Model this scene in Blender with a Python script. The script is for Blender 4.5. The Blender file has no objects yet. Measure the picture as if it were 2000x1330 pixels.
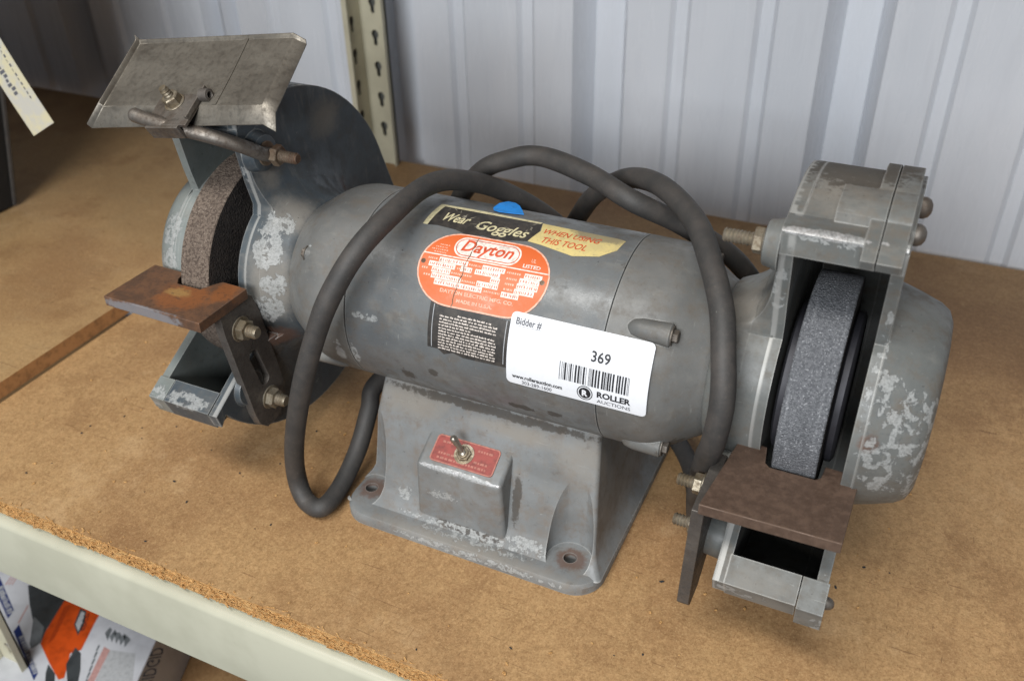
import bpy, bmesh, math, random
from mathutils import Vector, Matrix
random.seed(7)
C = bpy.context.scene
COL = C.collection
S = 0.0087                     # scene unit -> metres
R = math.radians

# ------------------------------------------------------------------ camera
AX = Vector((0.90566559, 0.22199727, -0.3612299))   # world X seen in camera axes (x right, y down, z forward)
AY = Vector((0.42348735, -0.51521505, 0.74512544))
AZ = Vector((-0.02069527, -0.82781077, -0.56062558))
def cw(v): return Vector((AX.dot(v), AY.dot(v), AZ.dot(v)))
cam_d = bpy.data.cameras.new("camera"); cam = bpy.data.objects.new("camera", cam_d); COL.objects.link(cam)
rx, uy, bz = cw(Vector((1, 0, 0))), cw(Vector((0, -1, 0))), cw(Vector((0, 0, -1)))
M = Matrix((rx, uy, bz)).transposed().to_4x4(); M.translation = Vector((0, 0, 64 * S)); cam.matrix_world = M
cam_d.sensor_fit = 'HORIZONTAL'; cam_d.sensor_width = 36; cam_d.lens = 36 * 1815 / 2000
cam_d.clip_start = 0.02; cam_d.clip_end = 50
cam_d.dof.use_dof = True; cam_d.dof.focus_distance = 77 * S; cam_d.dof.aperture_fstop = 7.5
C.camera = cam

# ------------------------------------------------------------------ light
w = bpy.data.worlds.new("World"); C.world = w; w.use_nodes = True
bg = w.node_tree.nodes["Background"]; bg.inputs[0].default_value = (0.80, 0.88, 1.0, 1); bg.inputs[1].default_value = 0.13
def area(name, loc, target, sx, sy, power, col):
    l = bpy.data.lights.new(name, 'AREA'); l.shape = 'RECTANGLE'; l.size = sx * S; l.size_y = sy * S
    l.energy = power; l.color = col
    o = bpy.data.objects.new(name, l); COL.objects.link(o); o.location = Vector(loc) * S
    o.rotation_euler = (Vector(target) - Vector(loc)).to_track_quat('-Z', 'Y').to_euler(); return o
area("aisle_lamp", (-60, -70, 260), (-30, 70, 10), 210, 45, 50, (1.0, 0.97, 0.92))
area("bay_lamp", (-10, -210, 140), (-30, 100, 15), 150, 80, 68, (0.96, 0.98, 1.0))
C.view_settings.view_transform = 'Standard'; C.view_settings.look = 'None'
C.view_settings.exposure = 0.0; C.view_settings.gamma = 1.0
C.cycles.use_denoising = True
C.cycles.max_bounces = 6

# ------------------------------------------------------------------ materials
def lin(h):
    h = h.lstrip('#'); o = []
    for i in (0, 2, 4):
        c = int(h[i:i+2], 16) / 255
        o.append(c / 12.92 if c <= 0.04045 else ((c + 0.055) / 1.055) ** 2.4)
    return (*o, 1)
class NT:
    def __init__(s, name, base=(0, 0, 0)):
        s.m = bpy.data.materials.new(name); s.m.use_nodes = True
        s.t = s.m.node_tree; s.n = s.t.nodes; s.l = s.t.links; s.b = s.n["Principled BSDF"]
        tc = s.n.new('ShaderNodeTexCoord'); v = s.n.new('ShaderNodeVectorMath'); v.operation = 'MULTIPLY_ADD'
        s.l.new(tc.outputs['Object'], v.inputs[0]); v.inputs[1].default_value = (1/S,)*3; v.inputs[2].default_value = base
        s.pos = v.outputs[0]
    def math(s, op, a, b=None, clamp=False):
        n = s.n.new('ShaderNodeMath'); n.operation = op; n.use_clamp = clamp
        for i, x in enumerate((a, b)):
            if x is None: continue
            if isinstance(x, (int, float)): n.inputs[i].default_value = x
            else: s.l.new(x, n.inputs[i])
        return n.outputs[0]
    def noise(s, scale, detail=4, rough=.6, stretch=None, off=(0, 0, 0), dist=0):
        n = s.n.new('ShaderNodeTexNoise'); n.inputs['Scale'].default_value = scale
        n.inputs['Detail'].default_value = detail; n.inputs['Roughness'].default_value = rough; n.inputs['Distortion'].default_value = dist
        v = s.n.new('ShaderNodeVectorMath'); v.operation = 'MULTIPLY_ADD'; s.l.new(s.pos, v.inputs[0])
        v.inputs[1].default_value = stretch or (1, 1, 1); v.inputs[2].default_value = off
        s.l.new(v.outputs[0], n.inputs['Vector']); return n.outputs['Fac']
    def vor(s, scale, feature='F1', stretch=None):
        n = s.n.new('ShaderNodeTexVoronoi'); n.feature = feature; n.inputs['Scale'].default_value = scale
        v = s.n.new('ShaderNodeVectorMath'); v.operation = 'MULTIPLY'; s.l.new(s.pos, v.inputs[0]); v.inputs[1].default_value = stretch or (1, 1, 1)
        s.l.new(v.outputs[0], n.inputs['Vector']); return n
    def step(s, x, lo, hi):
        n = s.n.new('ShaderNodeMapRange'); n.interpolation_type = 'SMOOTHSTEP'; s.l.new(x, n.inputs[0])
        n.inputs[1].default_value = lo; n.inputs[2].default_value = hi; return n.outputs[0]
    def blobs(s, bl, amp=.5, nscale=.9, w=.12, detail=6):
        nz = s.math('MULTIPLY', s.math('SUBTRACT', s.noise(nscale, 9, .74, off=(3, 1, 7)), .5), amp * 2.3); out = None
        for c, r in bl:
            if isinstance(r, (int, float)): r = (r, r, r)
            a = s.n.new('ShaderNodeVectorMath'); a.operation = 'SUBTRACT'; s.l.new(s.pos, a.inputs[0]); a.inputs[1].default_value = c
            d = s.n.new('ShaderNodeVectorMath'); d.operation = 'DIVIDE'; s.l.new(a.outputs[0], d.inputs[0]); d.inputs[1].default_value = r
            e = s.n.new('ShaderNodeVectorMath'); e.operation = 'LENGTH'; s.l.new(d.outputs[0], e.inputs[0])
            x = s.math('SUBTRACT', 1.0, e.outputs['Value']); out = x if out is None else s.math('MAXIMUM', out, x)
        return s.step(s.math('ADD', out, nz), 0, w)
    def edge(s, radius, lo, hi, nscale=1.3):
        b = s.n.new('ShaderNodeBevel'); b.samples = 4; b.inputs['Radius'].default_value = radius * S
        g = s.n.new('ShaderNodeNewGeometry'); d = s.n.new('ShaderNodeVectorMath'); d.operation = 'DOT_PRODUCT'
        s.l.new(b.outputs[0], d.inputs[0]); s.l.new(g.outputs['Normal'], d.inputs[1])
        x = s.math('SUBTRACT', 1.0, d.outputs['Value'])
        x = s.math('MULTIPLY', x, s.math('MULTIPLY', s.noise(nscale, 5, .7), 2.0)); return s.step(x, lo, hi)
    def mix(s, a, b, f, blend='MIX'):
        n = s.n.new('ShaderNodeMix'); n.data_type = 'RGBA'; n.blend_type = blend
        for i, x in ((6, a), (7, b)):
            if isinstance(x, tuple): n.inputs[i].default_value = x
            else: s.l.new(x, n.inputs[i])
        if isinstance(f, (int, float)): n.inputs[0].default_value = f
        else: s.l.new(f, n.inputs[0])
        return n.outputs[2]
    def mixf(s, a, b, f):
        n = s.n.new('ShaderNodeMix'); n.data_type = 'FLOAT'
        for i, x in ((2, a), (3, b)):
            if isinstance(x, (int, float)): n.inputs[i].default_value = x
            else: s.l.new(x, n.inputs[i])
        if isinstance(f, (int, float)): n.inputs[0].default_value = f
        else: s.l.new(f, n.inputs[0])
        return n.outputs[0]
    def out(s, col=None, rough=None, metal=None, bump=None, bstr=.3, bdist=.05, spec=None):
        for k, x in (('Base Color', col), ('Roughness', rough), ('Metallic', metal), ('Specular IOR Level', spec)):
            if x is None: continue
            if isinstance(x, (int, float, tuple)): s.b.inputs[k].default_value = x
            else: s.l.new(x, s.b.inputs[k])
        if bump is not None:
            n = s.n.new('ShaderNodeBump'); n.inputs['Strength'].default_value = bstr; n.inputs['Distance'].default_value = bdist * S
            s.l.new(bump, n.inputs['Height']); s.l.new(n.outputs[0], s.b.inputs['Normal'])
        return s.m
GB = (-30.7, 63, 0)           # base point of the grinder, all grinder materials use scene units

def painted(name, base, dark, dirt, chip_cov=.62, dirt_amt=.5, rough=.42, prim=(), bare=(), grime=(), rust=(), dust=(), scuff=(), sc_thr=.52, sc_scale=2.1, edge=True, edgecol='#A9A9A6', extra_bump=.25):
    t = NT(name, GB)
    big = t.noise(.16, 5, .6); mid = t.noise(.7, 6, .65, off=(9, 2, 4)); fine = t.noise(5, 4, .7)
    col = t.mix(lin(base), lin(dark), t.step(big, .35, .7))
    col = t.mix(col, lin(dirt), t.math('MULTIPLY', t.step(mid, .42, .75), dirt_amt))
    col = t.mix(col, (1, 1, 1, 1), t.math('MULTIPLY', t.step(fine, .62, .8), .06))
    ro = t.mixf(rough, min(1, rough + .25), t.step(mid, .4, .7)); me = 0.0
    # streaky smears of dust
    sm = t.noise(.55, 6, .7, stretch=(.5, 1.6, .5), off=(4, 8, 1))
    col = t.mix(col, lin('#7E7C76'), t.math('MULTIPLY', t.step(sm, .52, .75), .4))
    if dust: g = t.blobs(dust, .5, .5, .8); col = t.mix(col, lin('#7F7A72'), t.math('MULTIPLY', g, .75)); ro = t.mixf(ro, .75, g)
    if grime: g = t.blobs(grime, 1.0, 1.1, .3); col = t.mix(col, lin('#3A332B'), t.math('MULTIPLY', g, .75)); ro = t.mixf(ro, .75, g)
    if rust: g = t.blobs(rust, .6, .8, .4); col = t.mix(col, lin('#5B4032'), t.math('MULTIPLY', g, .7)); ro = t.mixf(ro, .8, g)
    if prim: g = t.blobs(prim, .55, .75, .05); col = t.mix(col, t.mix(lin('#A3A6A5'), lin('#85868A'), t.step(mid, .35, .65)), t.math('MULTIPLY', g, .88)); ro = t.mixf(ro, .5, g)
    if bare: g = t.blobs(bare, .6, 1.1, .05); col = t.mix(col, t.mix(lin('#C4C5C6'), lin('#9C9A98'), t.step(fine, .35, .65)), g); ro = t.mixf(ro, .35, g); me = t.mixf(0.0, .45, g)
    if scuff:
        g = t.blobs(scuff, .45, .6, .5); hn = t.noise(sc_scale, 7, .66, off=(2, 2, 6), dist=.4); hv = t.math('SUBTRACT', hn, t.math('MULTIPLY', t.math('SUBTRACT', 1.0, g), .4)); g = t.step(hv, sc_thr, sc_thr + .02); ring = t.math('SUBTRACT', t.step(hv, sc_thr - .03, sc_thr - .012), g, True)
        col = t.mix(col, lin('#45484A'), t.math('MULTIPLY', ring, .45))
        col = t.mix(col, t.mix(lin('#A0A2A1'), lin('#808281'), t.step(fine, .4, .65)), t.math('MULTIPLY', g, .72)); ro = t.mixf(ro, .5, g)
    chips = t.math('MULTIPLY', t.step(t.noise(1.7, 9, .76, off=(1, 5, 2)), chip_cov + .03, chip_cov + .06), t.step(t.noise(.35, 3, .6, off=(6, 6, 1)), .42, .6))
    col = t.mix(col, lin('#989A99'), chips); ro = t.mixf(ro, .45, chips)
    gm = t.step(t.noise(.9, 8, .74, off=(2, 7, 9)), .55, .72); col = t.mix(col, lin('#3D3833'), t.math('MULTIPLY', gm, .38)); ro = t.mixf(ro, .65, t.math('MULTIPLY', gm, .6))
    dk = t.step(t.noise(2.6, 3, .6, off=(7, 7, 3)), .70, .74); col = t.mix(col, lin('#2C2926'), t.math('MULTIPLY', dk, .7))
    if edge:
        e = t.edge(.22, .05, .3); col = t.mix(col, lin(edgecol), t.math('MULTIPLY', e, .65)); me = t.mixf(me, .2, e); ro = t.mixf(ro, .45, e)
    bm = t.math('ADD', t.math('ADD', t.math('MULTIPLY', mid, .6), t.math('MULTIPLY', fine, .3)), t.math('MULTIPLY', t.noise(14, 2, .6), .12))
    sx = t.step(t.noise(1.6, 3, .6, stretch=(.25, 5, 5), off=(3, 6, 2)), .69, .72); sy = t.step(t.noise(1.6, 3, .6, stretch=(5, .4, .4), off=(8, 1, 2)), .70, .73)
    col = t.mix(col, lin('#92938F'), t.math('MULTIPLY', t.math('MAXIMUM', sx, sy), .4))
    return t.out(col, ro, me, bm, extra_bump, .12)

def metal_mat(name, a, b, c, rough=.45, metal=.6, scale=1.0, grain=.35, stretch=None, bstr=.3):
    t = NT(name, GB)
    n1 = t.noise(.35 * scale, 6, .65, stretch=stretch); n2 = t.noise(2.2 * scale, 6, .7, off=(2, 2, 9)); n3 = t.noise(12, 3, .7)
    col = t.mix(lin(a), lin(b), t.step(n1, .38, .62)); col = t.mix(col, lin(c), t.math('MULTIPLY', t.step(n2, .45, .7), .7))
    col = t.mix(col, (1, 1, 1, 1), t.math('MULTIPLY', t.step(n3, .6, .8), .08))
    e = t.edge(.18, .06, .35, 2.0); col = t.mix(col, lin('#9A948B'), t.math('MULTIPLY', e, .5))
    ro = t.mixf(rough, min(1, rough + .3), t.step(n2, .35, .65))
    return t.out(col, ro, metal, t.math('ADD', n2, t.math('MULTIPLY', n3, grain)), bstr, .08)

def flat(name, hexc, rough=.5, metal=0., nz=.12, scale=2.0):
    t = NT(name, GB); n = t.noise(scale, 5, .65)
    c = lin(hexc); d = tuple(x * (1 - nz * 2.2) for x in c[:3]) + (1,)
    return t.out(t.mix(c, d, t.step(n, .4, .75)), rough, metal)

MOT = painted('grey_motor_paint', '#676A6B', '#585B5D', '#5A5147', .70, .6, .30,
    scuff=[((-20.5, 55.3, 24.3), (4.2, 1.4, .6)), ((-40.0, 54.4, 21.8), (2.6, 1.4, .5)), ((-42.2, 55.0, 17.5), (1.0, 1.5, 2.2)), ((-15.5, 58.0, 26.5), (1.2, 1.2, 1.0))], sc_thr=.47,
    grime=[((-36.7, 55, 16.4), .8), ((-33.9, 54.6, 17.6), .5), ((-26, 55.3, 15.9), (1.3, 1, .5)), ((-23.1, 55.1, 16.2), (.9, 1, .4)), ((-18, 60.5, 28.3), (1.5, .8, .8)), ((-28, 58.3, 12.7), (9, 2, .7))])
BEL = painted('grey_bell_paint', '#6A6A68', '#5A5B5A', '#5E554A', .66, .6, .42,
    prim=[((-46.6, 57.7, 25.6), (.8, .8, .45)), ((-43.6, 55.6, 18), (.9, 1.2, 2.0))], grime=[((-47.2, 60, 26), (.9, 1.2, .9)), ((-13.5, 57, 14), (1.5, 2, 1.5))])
GRD_L = painted('slate_guard_paint', '#434C52', '#363F46', '#524E49', .66, .5, .42,
    scuff=[((-51.2, 58.1, 26.4), (2.6, 2.6, 2.2)), ((-51.8, 56.8, 24.0), (2.2, 2.2, 2.2)), ((-50.8, 55.6, 21.6), (1.8, 1.8, 1.8)), ((-51.6, 55.4, 19.0), (2.4, 1.8, 2.6)), ((-57.4, 48.6, 11.6), (3.4, 1.4, 1.2)), ((-54, 57.8, 30), (.8, 1.2, 4))], sc_thr=.44, sc_scale=1.3,
    dust=[((-53.3, 70, 32.0), (1.5, 3.6, 2.6)), ((-53.3, 60.5, 30), (1.2, 2.4, 3)), ((-51, 60.5, 26.5), (3.5, 3.2, 3)), ((-51, 56, 22), (3.5, 3, 6)), ((-53, 55, 10), (2, 5, 3))],
    grime=[((-53, 64, 25), (1.5, 4, 3)), ((-52, 55, 14), (2, 3, 3))], rust=[((-53, 68, 24), (1.2, 4, 2.5)), ((-52, 57, 15.5), (2, 2.5, 1.6))])
GRD_R = painted('grey_guard_paint', '#676967', '#575A59', '#5E554A', .62, .75, .45,
    scuff=[((1.0, 56.0, 24.6), (2.4, 3.5, 3.0)), ((2.6, 56, 22.5), (2.4, 4, 4.5)), ((2.2, 55, 18.5), (2.6, 3, 2.2)), ((4.0, 58, 20), (1.4, 5, 7)), ((2.0, 56, 22), (3.6, 5, 6)), ((-5, 49.6, 9.4), (3.2, 1.6, 1.6)), ((.3, 50, 9), (1.2, 2.5, 2.5)), ((-4, 56.7, 35.4), (4, .8, .8)), ((-7.2, 57.5, 30), (.8, 1.5, 4)), ((.2, 57.5, 28), (.6, 2, 5))], sc_thr=.50, sc_scale=1.15,
    bare=[((-4, 56.6, 35.6), (4.5, .45, .3))], dust=[((-4, 62, 36), (5, 5, 2.5)), ((-10, 60, 27), (3, 4, 3)), ((-4, 50, 9), (5, 3, 3))], grime=[((-4, 67, 36), (5, 6, 3))], rust=[((.7, 54.6, 21.6), (.8, 1.2, .9))])
COV_L = painted('worn_cover_paint', '#7A807E', '#6A706D', '#6C6860', .6, .4, .3, scuff=[((-62, 54.6, 21), (2.4, 3.4, 4)), ((-62, 56, 25), (2, 3, 2.6)), ((-60.6, 48.6, 11.6), (1.6, 1.4, 1.2))], sc_thr=.46, sc_scale=1.8)
BASE = painted('worn_base_paint', '#797C7D', '#686A6A', '#6C645C', .62, .9, .45,
    scuff=[((-30, 52.4, 1.6), (13, 1.6, .7)), ((-31.6, 53.3, 8.0), (5.0, .7, .4)), ((-33.2, 53.2, 4.9), (2.4, .5, .8)), ((-37.9, 53.9, 3.0), (1.2, 1, 1.2)), ((-25, 53.2, 2.0), (3.6, 1.2, .9)), ((-21, 53.6, 2.4), (2.0, 2, 1.2)), ((-42.2, 55, 6), (.6, 2, 4)), ((-29, 51.2, .6), (14, .7, .6)), ((-17.8, 62, .6), (.6, 11, .8)), ((-18.8, 54.5, 8), (.5, 2, 4))], sc_thr=.475,
    bare=[((-31.4, 53.35, 7.95), (4.3, .5, .22))],
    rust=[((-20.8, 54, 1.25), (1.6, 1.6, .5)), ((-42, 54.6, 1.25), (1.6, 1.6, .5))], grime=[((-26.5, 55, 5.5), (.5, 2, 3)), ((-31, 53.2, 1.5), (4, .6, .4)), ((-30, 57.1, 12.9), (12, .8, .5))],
    dust=[((-38, 57, 12), (5, 2, 2.5)), ((-21, 57, 10), (3.4, 2, 4)), ((-30, 51.6, 1), (14, 1, .8)), ((-27, 56.6, 11.6), (7, 1, 1.2))])
STEEL = metal_mat('dull_steel', '#7C7771', '#6B635B', '#544A42', .42, .75)
BRASS = metal_mat('tarnished_bolt', '#9A9282', '#7E7059', '#5E4A38', .4, .75)
RUSTB = metal_mat('rusty_bolt', '#7A6A58', '#69503E', '#4C3628', .55, .5)
RESTR = metal_mat('brown_steel_plate', '#655246', '#5E4C41', '#6E594B', .46, .5, .7, stretch=(.5, 2, 1))
ARM = metal_mat('dark_bracket_steel', '#6B6661', '#5B5652', '#4A443F', .45, .6)
SHD = metal_mat('grey_sheet_steel', '#858077', '#706B63', '#565149', .36, .7, .7, stretch=(.6, 1.4, 1.4))
CHROME = metal_mat('worn_chrome', '#B0ABA2', '#A09A90', '#7A7268', .25, .9, 2)
DARK = flat('hole_shade_and_grit', '#2A2C2E', .7)
FLANGE = flat('dark_flange_steel', '#35353B', .55, .3)
def rest_left():
    t = NT('rusty_steel_plate', GB)
    n1 = t.noise(.5, 6, .7, stretch=(1, 1, 1)); n2 = t.noise(2.4, 6, .7)
    col = t.mix(lin('#5A4334'), lin('#70503A'), t.step(n1, .4, .6))
    o = t.blobs([((-56.4, 50.6, 22), (3.4, 2.6, 1)), ((-53.6, 52.6, 22), (1.6, 2.2, 1))], .7, .7, .5)
    col = t.mix(col, lin('#93592E'), t.math('MULTIPLY', o, .7))
    y = t.blobs([((-57.4, 51.0, 22), (1.6, .9, 1))], .7, 1.4, .6); col = t.mix(col, lin('#A58550'), t.math('MULTIPLY', y, .7))
    col = t.mix(col, lin('#4A382D'), t.math('MULTIPLY', t.step(n2, .5, .72), .7))
    e = t.edge(.15, .06, .3); col = t.mix(col, lin('#8A8580'), t.math('MULTIPLY', e, .6))
    f = t.blobs([((-58, 47.9, 21.4), (6, .25, .8))], .5, 1.5, .3); col = t.mix(col, lin('#85868A'), t.math('MULTIPLY', f, .75))
    return t.out(col, .6, .25, n2, .4, .08)
RESTL = rest_left()
def wheel_mat(name, a, b, spk, scale, dens):
    t = NT(name, GB); v = t.vor(scale); n = t.noise(scale * .7, 3, .7); big = t.noise(.4, 3)
    col = t.mix(lin(a), lin(b), t.step(n, .42, .6))
    sp = t.step(t.noise(scale * 1.3, 2, .6, off=(5, 5, 5)), dens, dens + .06); col = t.mix(col, lin(spk), t.math('MULTIPLY', sp, .75))
    col = t.mix(col, lin(b), t.math('MULTIPLY', t.step(big, .5, .8), .4))
    band = t.noise(1.4, 4, .6, stretch=(1.6, .12, .12), off=(3, 3, 3)); col = t.mix(col, lin(b), t.math('MULTIPLY', t.step(band, .5, .7), .5)); col = t.mix(col, lin(spk), t.math('MULTIPLY', t.step(band, .42, .3), .18))
    return t.out(col, .9, 0, t.math('ADD', v.outputs['Distance'], n), .6, .12, .3)
WHL = wheel_mat('brown_abrasive', '#6B5F55', '#4A4039', '#8F8377', 5.5, .61)
WHR = wheel_mat('blue_grey_abrasive', '#64666A', '#505256', '#ABADB1', 7.0, .61)
WSIDE = wheel_mat('shaded_dirty_side', '#3A3532', '#2A2726', '#55504C', 5.0, .66)  # wheel faces darker than the rims: dirt and side shade in the colour
def rubber():
    t = NT('dusty_rubber', GB); n = t.noise(.5, 6, .7); f = t.noise(6, 4, .7)
    col = t.mix(lin('#343332'), lin('#433F3C'), t.step(n, .35, .7)); col = t.mix(col, lin('#6A625B'), t.math('MULTIPLY', t.step(f, .55, .8), .4))
    sp = t.step(t.noise(3.2, 4, .7, off=(3, 3, 3)), .72, .75); col = t.mix(col, lin('#A5A5A0'), sp)
    return t.out(col, .62, 0, f, .25, .06)
RUB = rubber()
# prints
WHITE = flat('white_label_paper', '#D9DBDF', .45, 0, .02); INK = flat('black_print', '#1E1E22', .5, 0, .05); GINK = flat('grey_print', '#55565C', .5, 0, .05)
def orange_mat():
    t = NT('faded_orange_plate', GB); n = t.noise(.8, 6, .7); f = t.noise(4, 4, .7)
    low = t.blobs([((-30.3, 54.5, 25), (6.5, 3.4, 2.5))], .5, .8, .8)
    col = t.mix(lin('#C9602F'), lin('#BF7556'), low); col = t.mix(col, lin('#D3A08E'), t.math('MULTIPLY', t.step(n, .45, .7), t.math('MULTIPLY', low, .65)))
    col = t.mix(col, lin('#7A5540'), t.math('MULTIPLY', t.step(f, .62, .8), .35)); return t.out(col, .42, 0)
ORG = orange_mat(); PWHITE = flat('worn_white_print', '#E3D8CE', .45, 0, .22, 3.0); PPINK = flat('pink_print', '#E6AF98', .45, 0, .2, 3); PRED = flat('red_print', '#C8502C', .5, 0, .2, 3)
def black_sticker():
    t = NT('scuffed_black_sticker', GB); n = t.noise(1.2, 6, .7); f = t.noise(3.5, 5, .75, stretch=(1, 2, 2))
    col = t.mix(lin('#2E2C2B'), lin('#403C38'), t.step(n, .4, .65)); col = t.mix(col, lin('#8A8578'), t.math('MULTIPLY', t.step(f, .62, .74), .6)); return t.out(col, .45, 0)
BSTK = black_sticker()
def yel():
    t = NT('stained_yellow_sticker', GB); n = t.noise(.9, 6, .7); f = t.noise(3.5, 5, .7)
    col = t.mix(lin('#CDBB7E'), lin('#BFAF7A'), t.step(n, .4, .65)); col = t.mix(col, lin('#8A806A'), t.math('MULTIPLY', t.step(f, .55, .7), .6))
    g = t.blobs([((-22.5, 63.2, 28.8), (3, 1.1, 1))], .6, 1, .4); col = t.mix(col, lin('#77705F'), t.math('MULTIPLY', g, .8)); return t.out(col, .5, 0)
BSTK2 = flat('torn_sticker_paper', '#8D887A', .6, 0, .2, 3)
YEL = yel(); CREAM = flat('cream_print', '#CFC6A0', .5, 0, .2, 3)
REDP = flat('red_switch_plate', '#8E3A33', .5, 0, .22, 1.5); REDF = flat('faded_red_print', '#A8685A', .5, 0, .2, 3)
BLUE = flat('blue_tape', '#1F7FCF', .45, 0, .1)
# setting
def board(name, a, b, c, seed, stain_shade, marks=()):
    t = NT(name); o = (seed, seed * .7, seed * 1.3)
    big = t.noise(.035, 4, .55, off=o); mid = t.noise(.35, 6, .65, off=o); fib = t.noise(2.2, 6, .75, off=o); fine = t.noise(9, 3, .7, off=o)
    col = t.mix(lin(a), lin(b), t.step(fib, .36, .66)); col = t.mix(col, lin(c), t.math('MULTIPLY', t.step(mid, .45, .75), .45))
    col = t.mix(col, lin('#6A4428'), t.math('MULTIPLY', t.step(big, .46, .68), .45)); st2 = t.noise(.09, 6, .7, off=(seed, 9, 2)); col = t.mix(col, lin('#7B5836'), t.math('MULTIPLY', t.step(st2, .52, .66), .4)); col = t.mix(col, lin('#C4A57C'), t.math('MULTIPLY', t.step(st2, .44, .32), .35))
    if stain_shade: s_ = t.blobs(stain_shade, .35, .25, .7); col = t.mix(col, lin('#573522'), t.math('MULTIPLY', s_, .82))  # patches put both brown stain and rear shade into the board colour
    f2 = t.noise(5.5, 5, .8, off=o); col = t.mix(col, lin('#6E4A28'), t.math('MULTIPLY', t.step(f2, .50, .64), .45)); col = t.mix(col, lin('#D3B183'), t.math('MULTIPLY', t.step(f2, .46, .34), .4))
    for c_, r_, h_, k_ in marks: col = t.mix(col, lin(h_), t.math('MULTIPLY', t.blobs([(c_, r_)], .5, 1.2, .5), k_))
    f3 = t.noise(1.3, 7, .82, off=(seed, 2, 6)); col = t.mix(col, lin('#74502D'), t.math('MULTIPLY', t.step(f3, .54, .66), .35)); col = t.mix(col, lin('#C9A675'), t.math('MULTIPLY', t.step(f3, .44, .34), .35))
    li = t.step(t.noise(4.0, 4, .7, off=(8, 3, 2)), .70, .76); col = t.mix(col, lin('#D8B98A'), t.math('MULTIPLY', li, .4))
    dk = t.step(t.noise(3.0, 3, .7, stretch=(1.0, .6, 1), off=(2, 9, 4)), .68, .73); col = t.mix(col, lin('#4A2F1B'), t.math('MULTIPLY', dk, .55))
    for st in ((.5, 6, 1), (5, .6, 1), (.2, 3.2, 1)):
        sc = t.step(t.noise(1.1, 2, .5, stretch=st, off=(seed, 4, 1)), .70, .73); col = t.mix(col, lin('#5A3820'), t.math('MULTIPLY', sc, .45))
    col = t.mix(col, (0, 0, 0, 1), t.math('MULTIPLY', t.step(fine, .5, .8), .14))
    return t.out(col, .62, 0, t.math('ADD', fib, t.math('MULTIPLY', fine, .5)), .25, .05)
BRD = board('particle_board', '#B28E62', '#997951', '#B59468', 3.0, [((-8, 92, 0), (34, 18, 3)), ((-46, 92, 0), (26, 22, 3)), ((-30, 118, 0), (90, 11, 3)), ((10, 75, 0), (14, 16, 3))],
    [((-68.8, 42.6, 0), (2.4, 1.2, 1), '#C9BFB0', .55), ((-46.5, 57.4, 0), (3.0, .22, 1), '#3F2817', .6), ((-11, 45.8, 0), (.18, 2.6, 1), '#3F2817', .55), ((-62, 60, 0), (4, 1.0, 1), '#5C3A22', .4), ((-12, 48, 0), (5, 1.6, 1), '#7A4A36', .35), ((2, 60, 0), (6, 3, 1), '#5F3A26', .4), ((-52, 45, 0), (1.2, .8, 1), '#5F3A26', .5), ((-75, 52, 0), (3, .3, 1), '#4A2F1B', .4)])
BRDL = board('weathered_board', '#AC8C60', '#9F8058', '#A38A64', 11.0, [((-112, 118, 0), (30, 24, 4)), ((-160, 110, 0), (40, 26, 4))])  # back patches paint in the shade from the deck above
def board_edge():
    t = NT('raw_board_edge'); n = t.noise(1.6, 6, .8, stretch=(.7, 2, 2)); f = t.noise(5, 5, .8)
    col = t.mix(lin('#E8B878'), lin('#C08A4C'), t.step(n, .4, .62)); col = t.mix(col, lin('#F0C588'), t.math('MULTIPLY', t.step(f, .5, .7), .7))
    col = t.mix(col, lin('#7A4A22'), t.math('MULTIPLY', t.step(f, .42, .3), .6)); return t.out(col, .9, 0, t.math('ADD', n, f), 1, .25)
EDGE = board_edge()
EDGEB = flat('brown_board_edge', '#A87A4C', .8, 0, .2, 1.2)
def enamel(name, a, b, rough=.38):
    t = NT(name); n = t.noise(.1, 4); s_ = t.step(t.noise(1.0, 5, .65, off=(5, 1, 8)), .70, .76); f = t.noise(3, 5, .7)
    col = t.mix(lin(a), lin(b), t.step(n, .4, .65)); col = t.mix(col, lin('#6F6F60'), t.math('MULTIPLY', s_, .55)); col = t.mix(col, lin('#8D8D7C'), t.math('MULTIPLY', t.step(f, .6, .8), .18))
    return t.out(col, rough, 0, t.noise(.6, 2), .05, .1)
BEAM = enamel('sage_enamel', '#B3B2A0', '#AAA997'); POST = enamel('cream_enamel', '#C2BEA8', '#B3AF9A', .45)
SLOTSH = flat('slot_shade_grey', '#5F605C', .6, .2)
def wallm():
    t = NT('painted_wall_steel'); n = t.noise(.03, 4, .6, stretch=(1, 1, .4)); s_ = t.noise(.5, 4, .6, stretch=(1, 1, .12)); f = t.noise(3, 3)
    col = t.mix(lin('#DADFE6'), lin('#CFD5DD'), t.step(n, .4, .65)); col = t.mix(col, lin('#B4B8C0'), t.math('MULTIPLY', t.step(s_, .5, .75), .18))
    return t.out(col, t.mixf(.2, .36, t.step(s_, .4, .65)), 0, s_, .12, .25)
WALL = wallm()

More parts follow.
